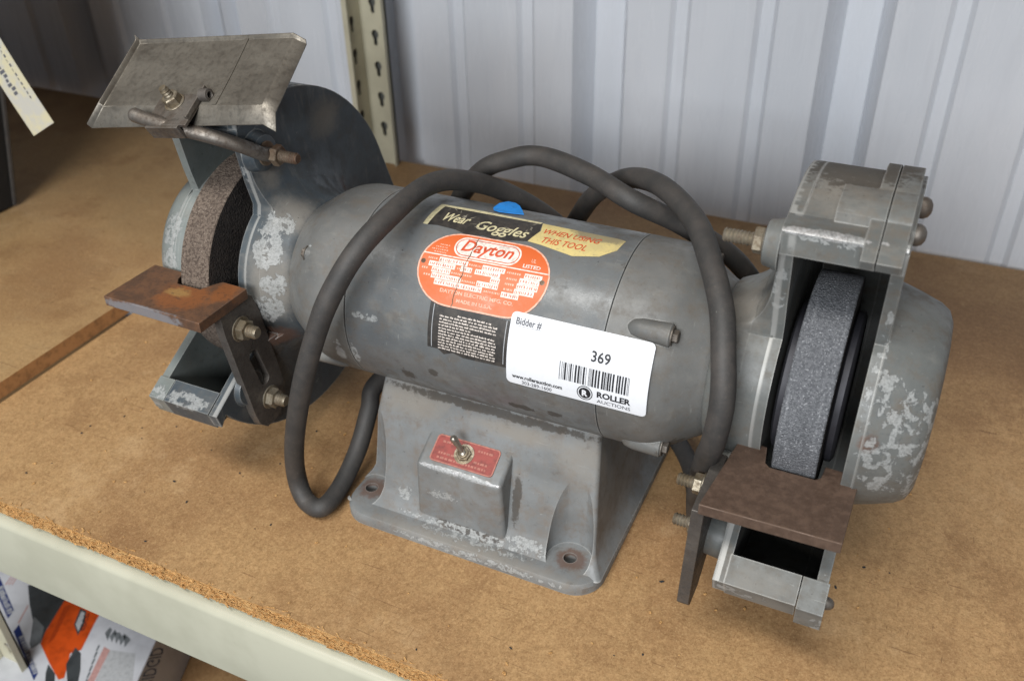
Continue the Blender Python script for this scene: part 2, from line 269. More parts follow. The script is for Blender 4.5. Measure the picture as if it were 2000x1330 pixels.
# ------------------------------------------------------------------ mesh helpers
def V(*a): return Vector(a)
def tagset(o, label=None, cat=None, group=None, kind=None):
    for k, x in (('label', label), ('category', cat), ('group', group), ('kind', kind)):
        if x: o[k] = x
    return o
def thing(name, loc, label, cat, group=None):
    o = bpy.data.objects.new(name, None); COL.objects.link(o); o.location = Vector(loc) * S; o['u'] = [float(c) for c in loc]
    o.empty_display_size = .05; return tagset(o, label, cat, group)
def base_of(p):
    while p is not None:
        if 'u' in p.keys(): return Vector(p['u'])
        p = p.parent
    return Vector((0, 0, 0))
def link(name, bm, mat, parent=None, smooth=35, bevel=0, segs=2):
    b = base_of(parent); bmesh.ops.recalc_face_normals(bm, faces=bm.faces)
    for v in bm.verts: v.co = (v.co - b) * S
    me = bpy.data.meshes.new(name)
    for f in bm.faces: f.smooth = True
    bm.to_mesh(me); bm.free()
    for m_ in (mat if isinstance(mat, (list, tuple)) else [mat]): me.materials.append(m_)
    o = bpy.data.objects.new(name, me); COL.objects.link(o)
    if parent is not None: o.parent = parent
    if bevel:
        m_ = o.modifiers.new('bevel', 'BEVEL'); m_.width = bevel * S; m_.segments = segs; m_.limit_method = 'ANGLE'; m_.angle_limit = R(35); m_.use_clamp_overlap = True
        m_.harden_normals = True
    me.set_sharp_from_angle(angle=R(smooth))
    return o
def T(bm, verts, mtx):
    for v in verts: v.co = mtx @ v.co
def box(bm, x0, x1, y0, y1, z0, z1, mtx=None):
    vs = [bm.verts.new((x, y, z)) for x in (x0, x1) for y in (y0, y1) for z in (z0, z1)]
    for f in ((0, 1, 3, 2), (4, 6, 7, 5), (0, 4, 5, 1), (2, 3, 7, 6), (0, 2, 6, 4), (1, 5, 7, 3)): bm.faces.new([vs[i] for i in f])
    if mtx: T(bm, vs, mtx)
    return vs
def prism(bm, pts, fn):
    """pts: list of 2D points; fn(p,k) -> 3D for k in 0,1"""
    a = [bm.verts.new(fn(p, 0)) for p in pts]; b = [bm.verts.new(fn(p, 1)) for p in pts]; n = len(pts)
    bm.faces.new(a); bm.faces.new(b[::-1])
    for i in range(n): bm.faces.new((a[i], b[i], b[(i+1) % n], a[(i+1) % n]))
def frame(d):
    d = Vector(d).normalized(); u = d.cross(Vector((0, 0, 1)) if abs(d.z) < .9 else Vector((1, 0, 0))).normalized(); return d, u, d.cross(u)
def lathe(bm, o, d, prof, n=48, phase=0):
    o = Vector(o); d, u, v = frame(d); rings = []
    for t, r in prof:
        if r < 1e-6: rings.append([bm.verts.new(o + d * t)])
        else: rings.append([bm.verts.new(o + d * t + (u * math.cos(phase + 2*math.pi*k/n) + v * math.sin(phase + 2*math.pi*k/n)) * r) for k in range(n)])
    for a, b in zip(rings, rings[1:]):
        for k in range(n):
            k2 = (k+1) % n
            if len(a) == 1 and len(b) == 1: continue
            if len(a) == 1: bm.faces.new((a[0], b[k], b[k2]))
            elif len(b) == 1: bm.faces.new((a[k], b[0], a[k2]))
            else: bm.faces.new((a[k], b[k], b[k2], a[k2]))
    for rg in (rings[0], rings[-1]):
        if len(rg) > 1:
            try: bm.faces.new(rg)
            except ValueError: pass
def stud(bm, o, d, t0, t1, r, pitch=.26):
    prof = [(t0, r * .85)]; t = t0
    while t < t1 - pitch: prof += [(t + pitch*.5, r), (t + pitch, r * .82)]; t += pitch
    lathe(bm, o, d, prof + [(t1, r * .78)], 16)
def nut(bm, o, d, t0, t1, r, phase=.2): 
    c = .12 * (t1 - t0); lathe(bm, o, d, [(t0, r*.93), (t0 + c, r), (t1 - c, r), (t1, r * .9)], 6, phase)
def catmull(pts, per=10):
    P = [Vector(p) for p in pts]; P = [P[0]*2 - P[1]] + P + [P[-1]*2 - P[-2]]; out = []
    for i in range(1, len(P) - 2):
        for k in range(per):
            t = k / per; a, b, c, d = P[i-1], P[i], P[i+1], P[i+2]
            out.append(.5 * ((2*b) + (c - a)*t + (2*a - 5*b + 4*c - d)*t*t + (3*b - a - 3*c + d)*t**3))
    out.append(P[-2]); return out
def tube(bm, path, r, n=16, caps=True):
    prev = None; rings = []; up = Vector((0.3, .2, 1)).normalized()
    for i, p in enumerate(path):
        d = (path[min(i+1, len(path)-1)] - path[max(i-1, 0)]).normalized()
        u = (up - d * up.dot(d)).normalized(); up = u; v = d.cross(u); rr = r(i / (len(path)-1)) if callable(r) else r
        rings.append([bm.verts.new(p + (u*math.cos(2*math.pi*k/n) + v*math.sin(2*math.pi*k/n)) * rr) for k in range(n)])
    for a, b in zip(rings, rings[1:]):
        for k in range(n): bm.faces.new((a[k], b[k], b[(k+1) % n], a[(k+1) % n]))
    if caps: bm.faces.new(rings[0]); bm.faces.new(rings[-1])
def rrect(x0, x1, y0, y1, r, n=6):
    o = []
    for cx, cy, a in ((x1 - r, y1 - r, 0), (x0 + r, y1 - r, 90), (x0 + r, y0 + r, 180), (x1 - r, y0 + r, 270)):
        for k in range(n + 1): t = R(a + 90*k/n); o.append((cx + r*math.cos(t), cy + r*math.sin(t)))
    return o
def arc(cx, cy, r, a0, a1, n): return [(cx + r*math.cos(R(a0 + (a1 - a0)*k/n)), cy + r*math.sin(R(a0 + (a1 - a0)*k/n))) for k in range(n + 1)]
def sheet2d(outer, holes=(), thick=.5, res=1):
    """closed flat sheet with holes, as bmesh in xy, z in +-thick/2"""
    cu = bpy.data.curves.new('outline', 'CURVE'); cu.dimensions = '2D'; cu.fill_mode = 'BOTH'; cu.extrude = thick / 2
    for pts in [outer] + list(holes):
        sp = cu.splines.new('POLY'); sp.points.add(len(pts) - 1); sp.use_cyclic_u = True
        for p, q in zip(sp.points, pts): p.co = (q[0], q[1], 0, 1)
    return curve_bm(cu)
def curve_bm(cu):
    o = bpy.data.objects.new('outline', cu); COL.objects.link(o)
    me = bpy.data.meshes.new_from_object(o.evaluated_get(bpy.context.evaluated_depsgraph_get()))
    bpy.data.objects.remove(o); bpy.data.curves.remove(cu)
    bm = bmesh.new(); bm.from_mesh(me); bpy.data.meshes.remove(me)
    bmesh.ops.remove_doubles(bm, verts=bm.verts, dist=1e-4); return bm
def mapped(bm, fn):
    for v in bm.verts: v.co = Vector(fn(v.co.x, v.co.y, v.co.z))
    return bm
def join(dst, src):
    me = bpy.data.meshes.new('tmp'); src.to_mesh(me); src.free(); dst.from_mesh(me); bpy.data.meshes.remove(me)
def text_bm(s, size, align='LEFT', shear=0, bold=0, space=1.0, xscale=1.0):
    cu = bpy.data.curves.new('lettering', 'FONT'); cu.body = s; cu.size = size; cu.align_x = align; cu.shear = shear; cu.offset = bold; cu.space_character = space; cu.resolution_u = 3
    bm = curve_bm(cu)
    for v in bm.verts: v.co.x *= xscale
    return bm
def fit_text(s, x0, x1, y, h, shear=0, bold=0):
    """text scaled so that capitals are h high and the line spans x0..x1"""
    bm = text_bm(s, h / .72, shear=shear, bold=bold); a = min(v.co.x for v in bm.verts); b = max(v.co.x for v in bm.verts); k = (x1 - x0) / (b - a)
    for v in bm.verts: v.co.x = x0 + (v.co.x - a) * k; v.co.y += y
    return bm
def poly2d(pts):
    bm = bmesh.new(); bm.faces.new([bm.verts.new((x, y, 0)) for x, y in pts]); bm.normal_update(); bmesh.ops.triangulate(bm, faces=bm.faces); return bm
def slice_y(bm, step=.3):
    ys = [v.co.y for v in bm.verts]; y = min(ys) + step
    while y < max(ys): bmesh.ops.bisect_plane(bm, geom=bm.verts[:] + bm.edges[:] + bm.faces[:], plane_co=(0, y, 0), plane_no=(0, 1, 0)); y += step
    return bm
def thicken(bm, h):
    g = bmesh.ops.extrude_face_region(bm, geom=bm.faces[:])
    for v in [x for x in g['geom'] if isinstance(x, bmesh.types.BMVert)]: v.co.z += h
    return bm
def quad(bm, x0, x1, y0, y1): bm.faces.new([bm.verts.new(p) for p in ((x0, y0, 0), (x1, y0, 0), (x1, y1, 0), (x0, y1, 0))])

# ------------------------------------------------------------------ setting: shelf, wall
def slab(x0, x1, y0, y1, z0, z1): bm = bmesh.new(); box(bm, x0, x1, y0, y1, z0, z1); return bm
shelf = thing('storage_shelf', (-30, 39, -90), 'cream steel storage rack with particle board decks and sage front beam', 'shelf')
def deck(x0, x1, z, m_, y0=39.1, y1=127.6, edge=EDGE):
    bm = bmesh.new(); box(bm, x0, x1, y0, y1, z - 1.9, z)
    for f in bm.faces: f.material_index = 0 if abs(f.calc_center_median().z - z) < .01 or abs(f.calc_center_median().z - z + 1.9) < .01 else 1
    o = link('shelf_board', bm, [m_, edge], shelf); return o
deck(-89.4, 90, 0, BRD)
# the ragged front lip of the board
bm = bmesh.new()
for i in range(2600):
    x = random.uniform(-86, 8); z = random.uniform(-1.75, .03); y = 39.1 - random.uniform(-.12, .16); l = random.uniform(.25, .8); a = random.gauss(0, .35); b_ = random.gauss(0, .3); t = random.uniform(.02, .06)
    if z > -.1 and random.random() < .8: y += random.uniform(0, .5)
    m_ = Matrix.Translation((x, y, z)) @ Matrix.Rotation(a, 4, 'Z') @ Matrix.Rotation(b_, 4, 'Y'); box(bm, -l/2, l/2, -t, t, -t, t, m_)
o = link('edge_fibre', bm, EDGE, shelf); o['kind'] = 'stuff'
bd = deck(-230, -89.7, 2.1, BRDL, y0=39.6, edge=EDGEB); bd['label'] = 'weathered neighbouring deck board with brown cut edge'
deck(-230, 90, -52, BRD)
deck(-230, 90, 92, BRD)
def beam(z):
    pr = [(38.2, z - 11.2), (38.2, z - 3.0), (38.32, z - 2.7), (38.6, z - 2.45), (39.0, z - 2.35), (39.4, z - 2.35), (39.4, z - 1.92), (43.5, z - 1.92), (43.5, z - 11.2)]
    bm = bmesh.new(); prism(bm, pr, lambda p, k: (-89.6 if k == 0 else 90, p[0], p[1])); o = link('shelf_beam', bm, BEAM, shelf, 30, .12); return o
beam(0)
def keyhole(cx, cz, s=1.2):
    return [(cx + .55*s*math.cos(R(a)), cz + .5*s + .62*s*math.sin(R(a))) for a in range(-50, 231, 20)] + [(cx - .30*s, cz - .2*s), (cx - .30*s, cz - .8*s), (cx, cz - 1.05*s), (cx + .30*s, cz - .8*s), (cx + .30*s, cz - .2*s)]
def post(x, y, z0, z1, dirx, wy, zoff, slot_backing=True):
    """slotted steel angle: one leaf along x (width 4.6), one leaf along y reaching towards the front"""
    hx = [keyhole(2.5, z) for z in [zoff + 5.05*k for k in range(-40, 40)] if z0 + 1.5 < z < z1 - 1.5]
    a = sheet2d([(0, z0), (4.6, z0), (4.6, z1), (0, z1)], hx, .22); mapped(a, lambda u, v, q: (x + dirx*u, y + q, v))
    hy = [keyhole(2.6, z) for z in [zoff + 2.5 + 5.05*k for k in range(-40, 40)] if z0 + 1.5 < z < z1 - 1.5]
    b = sheet2d([(.2, z0), (4.6, z0), (4.6, z1), (.2, z1)], hy, .22); mapped(b, lambda u, v, q: (x + q, y - wy*u, v)); join(a, b)
    c = bmesh.new(); box(c, min(x + dirx*4.6, x + dirx*4.45), max(x + dirx*4.6, x + dirx*4.45), y - .9, y + .1, z0, z1)
    box(c, x - .1, x + dirx*.8 if dirx > 0 else x + .1, y - wy*4.7, y - wy*4.5, z0, z1) if dirx > 0 else None
    join(a, c); o = link('rack_post', a, POST, shelf, 30)
    if not slot_backing: return o
    c = bmesh.new(); box(c, x - .35, x + 4.2, y + .9, y + 1.05, z0, z1); box(c, x - .45, x - .35, y - 4.2, y + 1.05, z0, z1); link('slot_shade_backing', c, SLOTSH, o, 30); return o  # dark strips added behind the slots, so they look shaded inside
post(-86.4, 126.0, .02, 90, 1, 1, 1.05)
post(-98.0, 42.5, -90, -11.3, 1, 1, -2.0, False)

wall = thing('metal_wall', (-40, 131, -90), 'pale lavender grey ribbed metal wall behind the shelf', 'wall')
def rib_profile(x0, x1):
    P = []
    k0 = math.floor((x0 + 47.5) / 35.6) - 1
    for k in range(k0, k0 + 14):
        c = -47.5 + 35.6 * k
        P += [(c - 4.2, 0), (c - 2.2, 4.6), (c + 2.2, 4.6), (c + 4.2, 0)]
        for m_ in (11.9, 23.7): P += [(c + m_ - 1.5, 0), (c + m_ - .8, .8), (c + m_ + .8, .8), (c + m_ + 1.5, 0)]
    P = [(x, d) for x, d in P if x0 < x < x1]; return [(x0, 0)] + P + [(x1, 0)]
for x0, x1, dy in ((-330, -118.4, 0), (-118.7, 24.2, .06), (23.9, 150, 0)):
    bm = bmesh.new(); pr = rib_profile(x0, x1); za, zb = -90, 150
    f_ = [[bm.verts.new((x, 129.9 - dy + d, z)) for x, d in pr] for z in (za, zb)]; g_ = [[bm.verts.new((x, 130.0 - dy + d, z)) for x, d in pr] for z in (za, zb)]
    n = len(pr)
    for i in range(n - 1):
        bm.faces.new((f_[0][i], f_[0][i+1], f_[1][i+1], f_[1][i])); bm.faces.new((g_[0][i], g_[1][i], g_[1][i+1], g_[0][i+1]))
        for q in (0, 1): bm.faces.new((f_[q][i], g_[q][i], g_[q][i+1], f_[q][i+1]))
    for i in (0, n - 1): bm.faces.new((f_[0][i], f_[1][i], g_[1][i], g_[0][i]))
    link('wall_panel', bm, WALL, wall, 20)

# ------------------------------------------------------------------ things around
cs = thing('black_case', (-145, 70, 2.1), 'coarse black case at the left end of the shelf under the paper tag', 'case')
def casem():
    t = NT('pebbled_black'); n = t.noise(3, 4, .7); sp = t.step(t.noise(2.2, 3, .7, off=(3, 1, 1)), .64, .72)
    return t.out(t.mix(lin('#17181A'), lin('#3A3A36'), sp), .8, 0, n, .6, .2)
CASE = casem()
prism_pts = [(-126.2, 2.12), (-121.6, 17.0), (-117.3, 31), (-117.0, 62), (-175, 62), (-175, 2.12)]  # unseen upper part made tall to shade the wall behind
bm = bmesh.new(); prism(bm, prism_pts, lambda p, k: (p[0], 52 + 33.5*k, p[1])); link('body', bm, CASE, cs, 30, .5, 3)
bm = bmesh.new(); tube(bm, catmull([V(-126.0, 85.2, 2.6), V(-121.4, 85.2, 17.0), V(-117.6, 85.2, 29.6)], 6), .35, 8); link('edge_binding', bm, RUB, cs)
def tagm():
    t = NT('yellowed_card'); n = t.noise(.5, 4); return t.out(t.mix(lin('#C6BFA0'), lin('#B9B7AE'), t.step(n, .4, .6)), .6, 0)
tg = thing('paper_tag', (-100, 71, 34), 'yellowed paper tag hanging in front of the black case', 'tag')
# card plane y = 70..72, its own rectangle leaning down to the right
a_, b_, c_ = V(-91.6, 70, 26.0), V(-95.7, 70, 23.8), V(-107.2, 71.5, 52.2)
ux = (a_ - b_); ux_l = ux.length; ux.normalize(); uy_ = (c_ - a_); uy_ = (uy_ - ux * uy_.dot(ux)).normalized(); uz_ = ux.cross(uy_)
def tagp(u, v, q): return b_ + ux*u + uy_*v + uz_*(q + .25*math.sin(v*.18))
bm = sheet2d([(0, 0), (ux_l, 0), (ux_l, 24), (0, 24)], [], .06); slice_y(bm, 1.2); mapped(bm, tagp); link('card', bm, tagm(), tg)
bm = bmesh.new()
for i in range(9): quad(bm, 1.35 + .16*math.sin(i*2.1), 2.05 + .2*math.sin(i*1.7), 4.6 + i*.52, 4.6 + i*.52 + .36)
for i in range(14): quad(bm, 3.55, 3.75 + .12*math.sin(i*3), 3.4 + i*.55, 3.75 + i*.55)
mapped(bm, lambda u, v, q: tagp(u, v, .05)); link('print', bm, flat('faded_print', '#5E5F66', .6), tg)

# printed tool box on the lower deck
bx = thing('tool_carton', (-95, 50, -52), 'white printed tool carton with orange tool picture on the lower deck', 'carton')
CARD = flat('carton_white', '#B9BCC2', .5, 0, .08, .3)
CAM = V(0, 0, 64)
def pxray(px, py):
    v = Vector(((px - 1000)/1815, (py - 665)/1815, 1)); return cw(v)
e0 = V(-80.8, 52.9, -40); ed = (V(-78.4, 46.9, -40) - e0).normalized(); en = V(-ed.y, ed.x, 0); 
if en.x > 0: en = -en
bm = bmesh.new()
cc = [e0 - ed*12, e0 + ed*9.5, e0 + ed*9.5 + en*46, e0 - ed*12 + en*46]
prism(bm, cc, lambda p, k: (p.x, p.y, -40 if k else -51.95)); link('carton_body', bm, CARD, bx, 30, .2)
# print shapes on the lid, in lid coordinates (u from the right edge leftwards, v along the edge)
def lid(px, py):
    r = pxray(px, py); t = (-40 - 64) / r.z; p = CAM + r*t - e0; return (p.dot(en), p.dot(ed))
def lidshape(name, pts, m_, h, raw=False):
    q = [lid(*p) for p in pts]; bm = poly2d(q); mapped(bm, lambda u, v, z: e0 + en*u + ed*v + V(0, 0, h)); return link(name, bm, m_, bx)
z6 = lambda x, y: (x / 6.047, 1110 + y / 6.047)
NAVY = flat('navy_print', '#1B2E66', .45); ORT = flat('orange_print', '#C24A12', .45, 0, .18, .5); ORD = flat('deep_orange_print', '#A33C10', .45, 0, .1); TG = flat('charcoal_print', '#3A3F42', .45, 0, .2, .8); TG2 = flat('mid_grey_print', '#6E7478', .45, 0, .2, .8); PINKP = flat('pale_red_print', '#B08A86', .5); LG = flat('light_print', '#A7AAAD', .5)
Z = lambda *a: [z6(*p) for p in a]
lidshape('blue_band', Z((-160, -200), (0, 110), (165, 490), (95, 590), (-200, -60)), NAVY, .012)
lidshape('blue_band', Z((160, 740), (225, 660), (450, 1230), (400, 1320)), NAVY, .012)
lidshape('tool_picture', Z((330, 200), (520, 150), (900, 330), (720, 480), (560, 700), (480, 880), (370, 945), (350, 880), (390, 620), (350, 420)), TG, .010)
lidshape('tool_picture', Z((400, 560), (520, 690), (480, 880), (375, 940), (355, 860)), TG2, .016)
lidshape('tool_picture', Z((760, 380), (900, 300), (1200, 500), (1120, 640), (960, 960), (830, 1000), (760, 1290), (690, 1310), (580, 1110), (480, 890), (540, 740)), ORT, .020)
lidshape('tool_picture', Z((950, 470), (1020, 500), (1000, 640), (920, 790), (875, 660)), TG, .026)
lidshape('tool_picture', Z((962, 505), (1004, 520), (975, 640), (925, 745), (893, 660)), LG, .030)
lidshape('tool_picture', Z((760, 450), (840, 420), (640, 830), (560, 900)), ORD, .024)
lidshape('tool_picture', Z((890, 930), (955, 1000), (950, 1200), (910, 1400), (800, 1400), (780, 1130)), TG, .028)
lidshape('tool_picture', Z((570, 1130), (650, 1240), (640, 1400), (530, 1400), (540, 1230)), TG, .028)
for k in range(3): lidshape('red_line', Z((60 + 36*k, 190), (130 + 36*k, 90), (142 + 36*k, 92), (72 + 36*k, 195)), PINKP, .012)
lidshape('red_line', Z((210, 640), (325, 430), (338, 440), (222, 650)), PINKP, .012)
lidshape('red_panel', Z((1230, 920), (1300, 960), (1080, 1400), (1000, 1400)), PINKP, .010)
lidshape('grey_panel', Z((1300, 960), (1600, 1000), (1560, 1400), (1090, 1400)), LG, .010)
def lidtext(s, p0, p1, h, m_, hh, shear=.2):
    a, b = Vector(lid(*z6(*p0))), Vector(lid(*z6(*p1))); d = (b - a); L = d.length; d.normalize(); nn = Vector((d.y, -d.x))
    bm = fit_text(s, 0, L, 0, h, shear, .01); mapped(bm, lambda u, v, z: e0 + en*(a.x + d.x*u + nn.x*v) + ed*(a.y + d.y*u + nn.y*v) + V(0, 0, hh)); link('lettering', bm, m_, bx)
lidtext('RIDGID', (1640, 1400), (1800, 940), 1.7, INK, .014)
lidtext('RIDGID', (935, 740), (1000, 530), .75, INK, .034)
def lidbars(p0, p1, h, n, hh):
    a, b = Vector(lid(*z6(*p0))), Vector(lid(*z6(*p1))); d = (b - a); L = d.length; d.normalize(); nn = Vector((d.y, -d.x)); bm = bmesh.new(); rb_ = random.Random(n); x = 0
    while x < L: w_ = rb_.uniform(.12, .4); quad(bm, x, x + w_, 0, h * rb_.uniform(.7, 1)); x += w_ + rb_.uniform(.1, .22)
    mapped(bm, lambda u, v, z: e0 + en*(a.x + d.x*u + nn.x*v) + ed*(a.y + d.y*u + nn.y*v) + V(0, 0, hh)); o = link('band_print', bm, LG, bx)
lidbars((92, 540), (-30, 250), .8, 5, .016); lidbars((395, 1250), (225, 820), .8, 7, .016)
for k in range(5): lidshape('scribble', Z((1240 + 55*k, 760 + 40*(k % 2)), (1300 + 55*k, 690 + 30*k), (1325 + 55*k, 720 + 30*k), (1270 + 50*k, 850 + 20*k)), TG2, .012)
for k in range(6): lidshape('print_line', Z((1160 - 28*k, 900 + 80*k), (1185 - 28*k, 905 + 80*k), (1150 - 28*k, 975 + 80*k), (1130 - 28*k, 970 + 80*k)), TG2, .012)

# ------------------------------------------------------------------ the bench grinder
G = thing('bench_grinder', GB, 'worn grey twin wheel bench grinder standing on the particle board deck', 'grinder')
YC, ZC, RM = 63.0, 20.0, 8.75
# --- base casting (loft of outlines, corner pockets for the bolt holes)
def outline(x0, x1, y0, y1, r, concave, n=8):
    o = []
    for cx, cy, sx, sy in ((x1, y1, 1, 1), (x0, y1, -1, 1), (x0, y0, -1, -1), (x1, y0, 1, -1)):
        pts = []
        for k in range(n + 1):
            a = R(90*k/n)
            if concave:   # concave pocket centred on the corner
                pts.append((cx - sx*r*math.sin(a), cy - sy*r*math.cos(a)) if False else (cx - sx*r*math.cos(R(90) - a), cy - sy*r*math.sin(R(90) - a)))
            else: pts.append((cx - sx*r + sx*r*math.cos(a), cy - sy*r + sy*r*math.sin(a)))
        if concave: pts = pts  # from x-side to y-side
        if (sx > 0) != (sy > 0): pts = pts[::-1]
        o += pts
    return o
def loft(bm, levels):
    rings = [[bm.verts.new((x, y, z)) for x, y in pts] for pts, z in levels]; n = len(rings[0])
    for a, b in zip(rings, rings[1:]):
        for k in range(n): bm.faces.new((a[k], a[(k+1) % n], b[(k+1) % n], b[k]))
    bm.faces.new(rings[0]); bm.faces.new(rings[-1]); return rings
HOLES = ((-42.2, 54.7, 2.1), (-21.0, 54.1, 2.1))
def cut(bm, cutters):
    me = bpy.data.meshes.new('casting'); bmesh.ops.recalc_face_normals(bm, faces=bm.faces); bm.to_mesh(me); bm.free(); o = bpy.data.objects.new('casting', me); COL.objects.link(o); cs_ = []
    for cb in cutters:
        bmesh.ops.recalc_face_normals(cb, faces=cb.faces); m2 = bpy.data.meshes.new('cutter'); cb.to_mesh(m2); cb.free(); c = bpy.data.objects.new('cutter', m2); COL.objects.link(c); cs_.append(c)
        md = o.modifiers.new('cut', 'BOOLEAN'); md.operation = 'DIFFERENCE'; md.solver = 'EXACT'; md.object = c
    res = bpy.data.meshes.new_from_object(o.evaluated_get(bpy.context.evaluated_depsgraph_get())); out = bmesh.new(); out.from_mesh(res); bpy.data.meshes.remove(res)
    for c in cs_ + [o]: m2 = c.data; bpy.data.objects.remove(c); bpy.data.meshes.remove(m2)
    return out
def cyl_bm(x, y, z0, z1, r, n=32): b = bmesh.new(); lathe(b, (x, y, 0), (0, 0, 1), [(z0, r), (z1, r)], n); return b
bm = bmesh.new()
loft(bm, [(outline(-43.8, -17.6, 51.1, 75.2, 2.8, False), .02), (outline(-43.8, -17.6, 51.1, 75.2, 2.8, False), .8), (outline(-43.62, -17.78, 51.28, 75.0, 2.7, False), 1.1), (outline(-43.2, -18.2, 51.7, 74.6, 2.5, False), 1.25)])
plate_bm = cut(bm, [cyl_bm(x, y, -1, 3, .6) for x, y, r in HOLES])
bm = bmesh.new(); lv = []
for i in range(15):
    f = i / 14; z = 1.0 + (13.4 - 1.0) * f; fl = .9*max(0, 1 - f*6)**2
    lv.append((outline(-42.9 + 1.9*f - fl, -18.5 - 1.2*f + fl, 53.4 + 3.9*f - fl, 73.4 - 3.2*f + fl, .45, False), z))
loft(bm, lv)
ped = cut(bm, [cyl_bm(x, y - .25, .4, 14, r, 40) for x, y, r in HOLES]); join(plate_bm, ped)
base = link('base_casting', plate_bm, BASE, G, 40, .25, 3)
for x, y, r in HOLES:
    bm = bmesh.new(); lathe(bm, (x, y, .03), (0, 0, 1), [(0, 0), (0, .6), (.05, .6)], 24); link('hole_shade_disc', bm, DARK, base)  # dark disc stands in for the shade inside the hole
# switch box with inclined top
bm = bmesh.new()
sec = [(53.2, 1.4), (53.2, 8.0), (56.5, 9.87), (58.5, 9.87), (58.5, 1.4)]
prism(bm, sec, lambda p, k: ((-36.1 if k == 0 else -27.0) + ((.35 if k == 0 else -.35) * (p[1] - 1.4) / 8), p[0], p[1]))
sw = link('switch_box', bm, BASE, G, 40, .45, 3)
sy, sz = Vector((0, 3.3, 1.87)).normalized(), Vector((0, -1.87, 3.3)).normalized()
def sws(u, v, h): return V(-31.55, 54.85, 8.93) + V(1, 0, 0)*u + sy*v + sz*h
bm = sheet2d(rrect(-3.15, 3.15, -1.25, 1.35, .35), [], .08); mapped(bm, lambda u, v, q: sws(u, v, .04 + q)); sp = link('switch_plate', bm, REDP, G)
bm = sheet2d(rrect(-3.15, 3.15, -1.25, 1.35, .35), [rrect(-3.03, 3.03, -1.13, 1.23, .28)], .02); mapped(bm, lambda u, v, q: sws(u, v, .095 + q)); link('plate_border', bm, REDF, sp)
bm = bmesh.new()
for row, y in enumerate((-.9, -.45, .65)):
    x = -2.5
    while x < 2.4:
        l = random.uniform(.12, .4)
        if not (-.9 < x < .9 and row > 0): quad(bm, x, x + l, y, y + .2)
        x += l + .1
mapped(bm, lambda u, v, q: sws(u, v, .1)); link('print', bm, REDF, sp)
o0 = sws(-.1, .1, 0)
bm = bmesh.new(); lathe(bm, o0, sz, [(.08, .95), (.14, .95), (.14, .7)], 24); nut(bm, o0, sz, .1, .42, .72, .3); lathe(bm, o0, sz, [(.3, .5), (.62, .5), (.66, .42), (.55, .3)], 20)
tog = link('toggle_switch', bm, BRASS, G, 30)
ld = (V(-.95, 1.35, 0).x * V(1, 0, 0) + sy*.75 + sz*1.75).normalized()
bm = bmesh.new(); lathe(bm, o0 + sz*.5, ld, [(0, .2), (.4, .23), (1.5, .33), (1.75, .34), (1.9, .25), (1.95, 0)], 18); lathe(bm, o0 + sz*.4, sz, [(0, .36), (.18, .33), (.3, .2), (.34, 0)], 18); link('lever', bm, CHROME, tog)

# --- motor shell and end bells
AXO = (0, YC, ZC)
bm = bmesh.new(); lathe(bm, AXO, (1, 0, 0), [(-42.25, 8.62), (-42.2, 8.75), (-19.28, 8.75), (-19.23, 8.62)], 128); mot = link('motor_shell', bm, MOT, G, 40)
def bell(sgn, x0, x1, x2):
    prof = [(x0, 8.66), (x0 + sgn*.05, 8.76)] + [(x0 + sgn*d_, r_) for d_, r_ in ((2.6, 8.75), (3.3, 8.70), (3.9, 8.58), (4.5, 8.38), (5.1, 8.08), (5.7, 7.70), (6.3, 7.28), (6.9, 6.88), (7.4, 6.58), (7.75, 6.42), (7.9, 6.2), (7.95, 3))]
    bm = bmesh.new(); lathe(bm, AXO, (1, 0, 0), prof, 128)
    for ang in (40, -40, 140, -140):
        ca, sa = math.cos(R(ang)), math.sin(R(ang)); rb_ = 8.35 if sgn > 0 or sa < 0 else 7.7; o = (0, YC - rb_*ca, ZC + rb_*sa); k_ = 1 if sgn > 0 else .8
        lathe(bm, o, (1, 0, 0), [(x0 + sgn*1.5, .02), (x0 + sgn*1.6, .4*k_), (x0 + sgn*2.0, .72*k_), (x0 + sgn*2.6, .86*k_), (x0 + sgn*4.9, .92*k_), (x0 + sgn*5.0, .8*k_), (x0 + sgn*5.0, 0)], 20)
    o = link('end_bell', bm, BEL, G, 40)
    for ang in (40, -40, 140, -140):
        ca, sa = math.cos(R(ang)), math.sin(R(ang)); rb_ = 8.35 if sgn > 0 or sa < 0 else 7.7; p = (0, YC - rb_*ca, ZC + rb_*sa); b2 = bmesh.new()
        lathe(b2, p, (1, 0, 0), [(x0 + sgn*4.95, .78), (x0 + sgn*5.08, .78)], 20); nut(b2, p, (sgn, 0, 0), sgn*x0 + 5.05 if sgn > 0 else -x0 + 5.05, (sgn*x0 if sgn > 0 else -x0) + 5.5, .52)
        link('clamp_bolt', b2, STEEL, o)
bell(1, -19.2, -15.0, -10.9); bell(-1, -42.3, -45.0, -48.1)
# base-to-motor gap shadow comes from the real gap between casting top and shell

# --- stickers on the shell
def wrap(r, cx=0, ct=0, rot=0):
    c_, s_ = math.cos(rot), math.sin(rot)
    def f(u, v, q):
        uu, vv = u*c_ - v*s_, u*s_ + v*c_; th = R(ct) + vv / RM; rr = RM + r + q; return (cx + uu, YC - rr*math.cos(th), ZC + rr*math.sin(th))
    return f
def stick(name, bm, fn, m_, parent=G, sm=60, thick=0):
    if thick: bmesh.ops.recalc_face_normals(bm, faces=bm.faces); thicken(bm, thick)
    slice_y(bm, .28); mapped(bm, fn); return link(name, bm, m_, parent, sm)
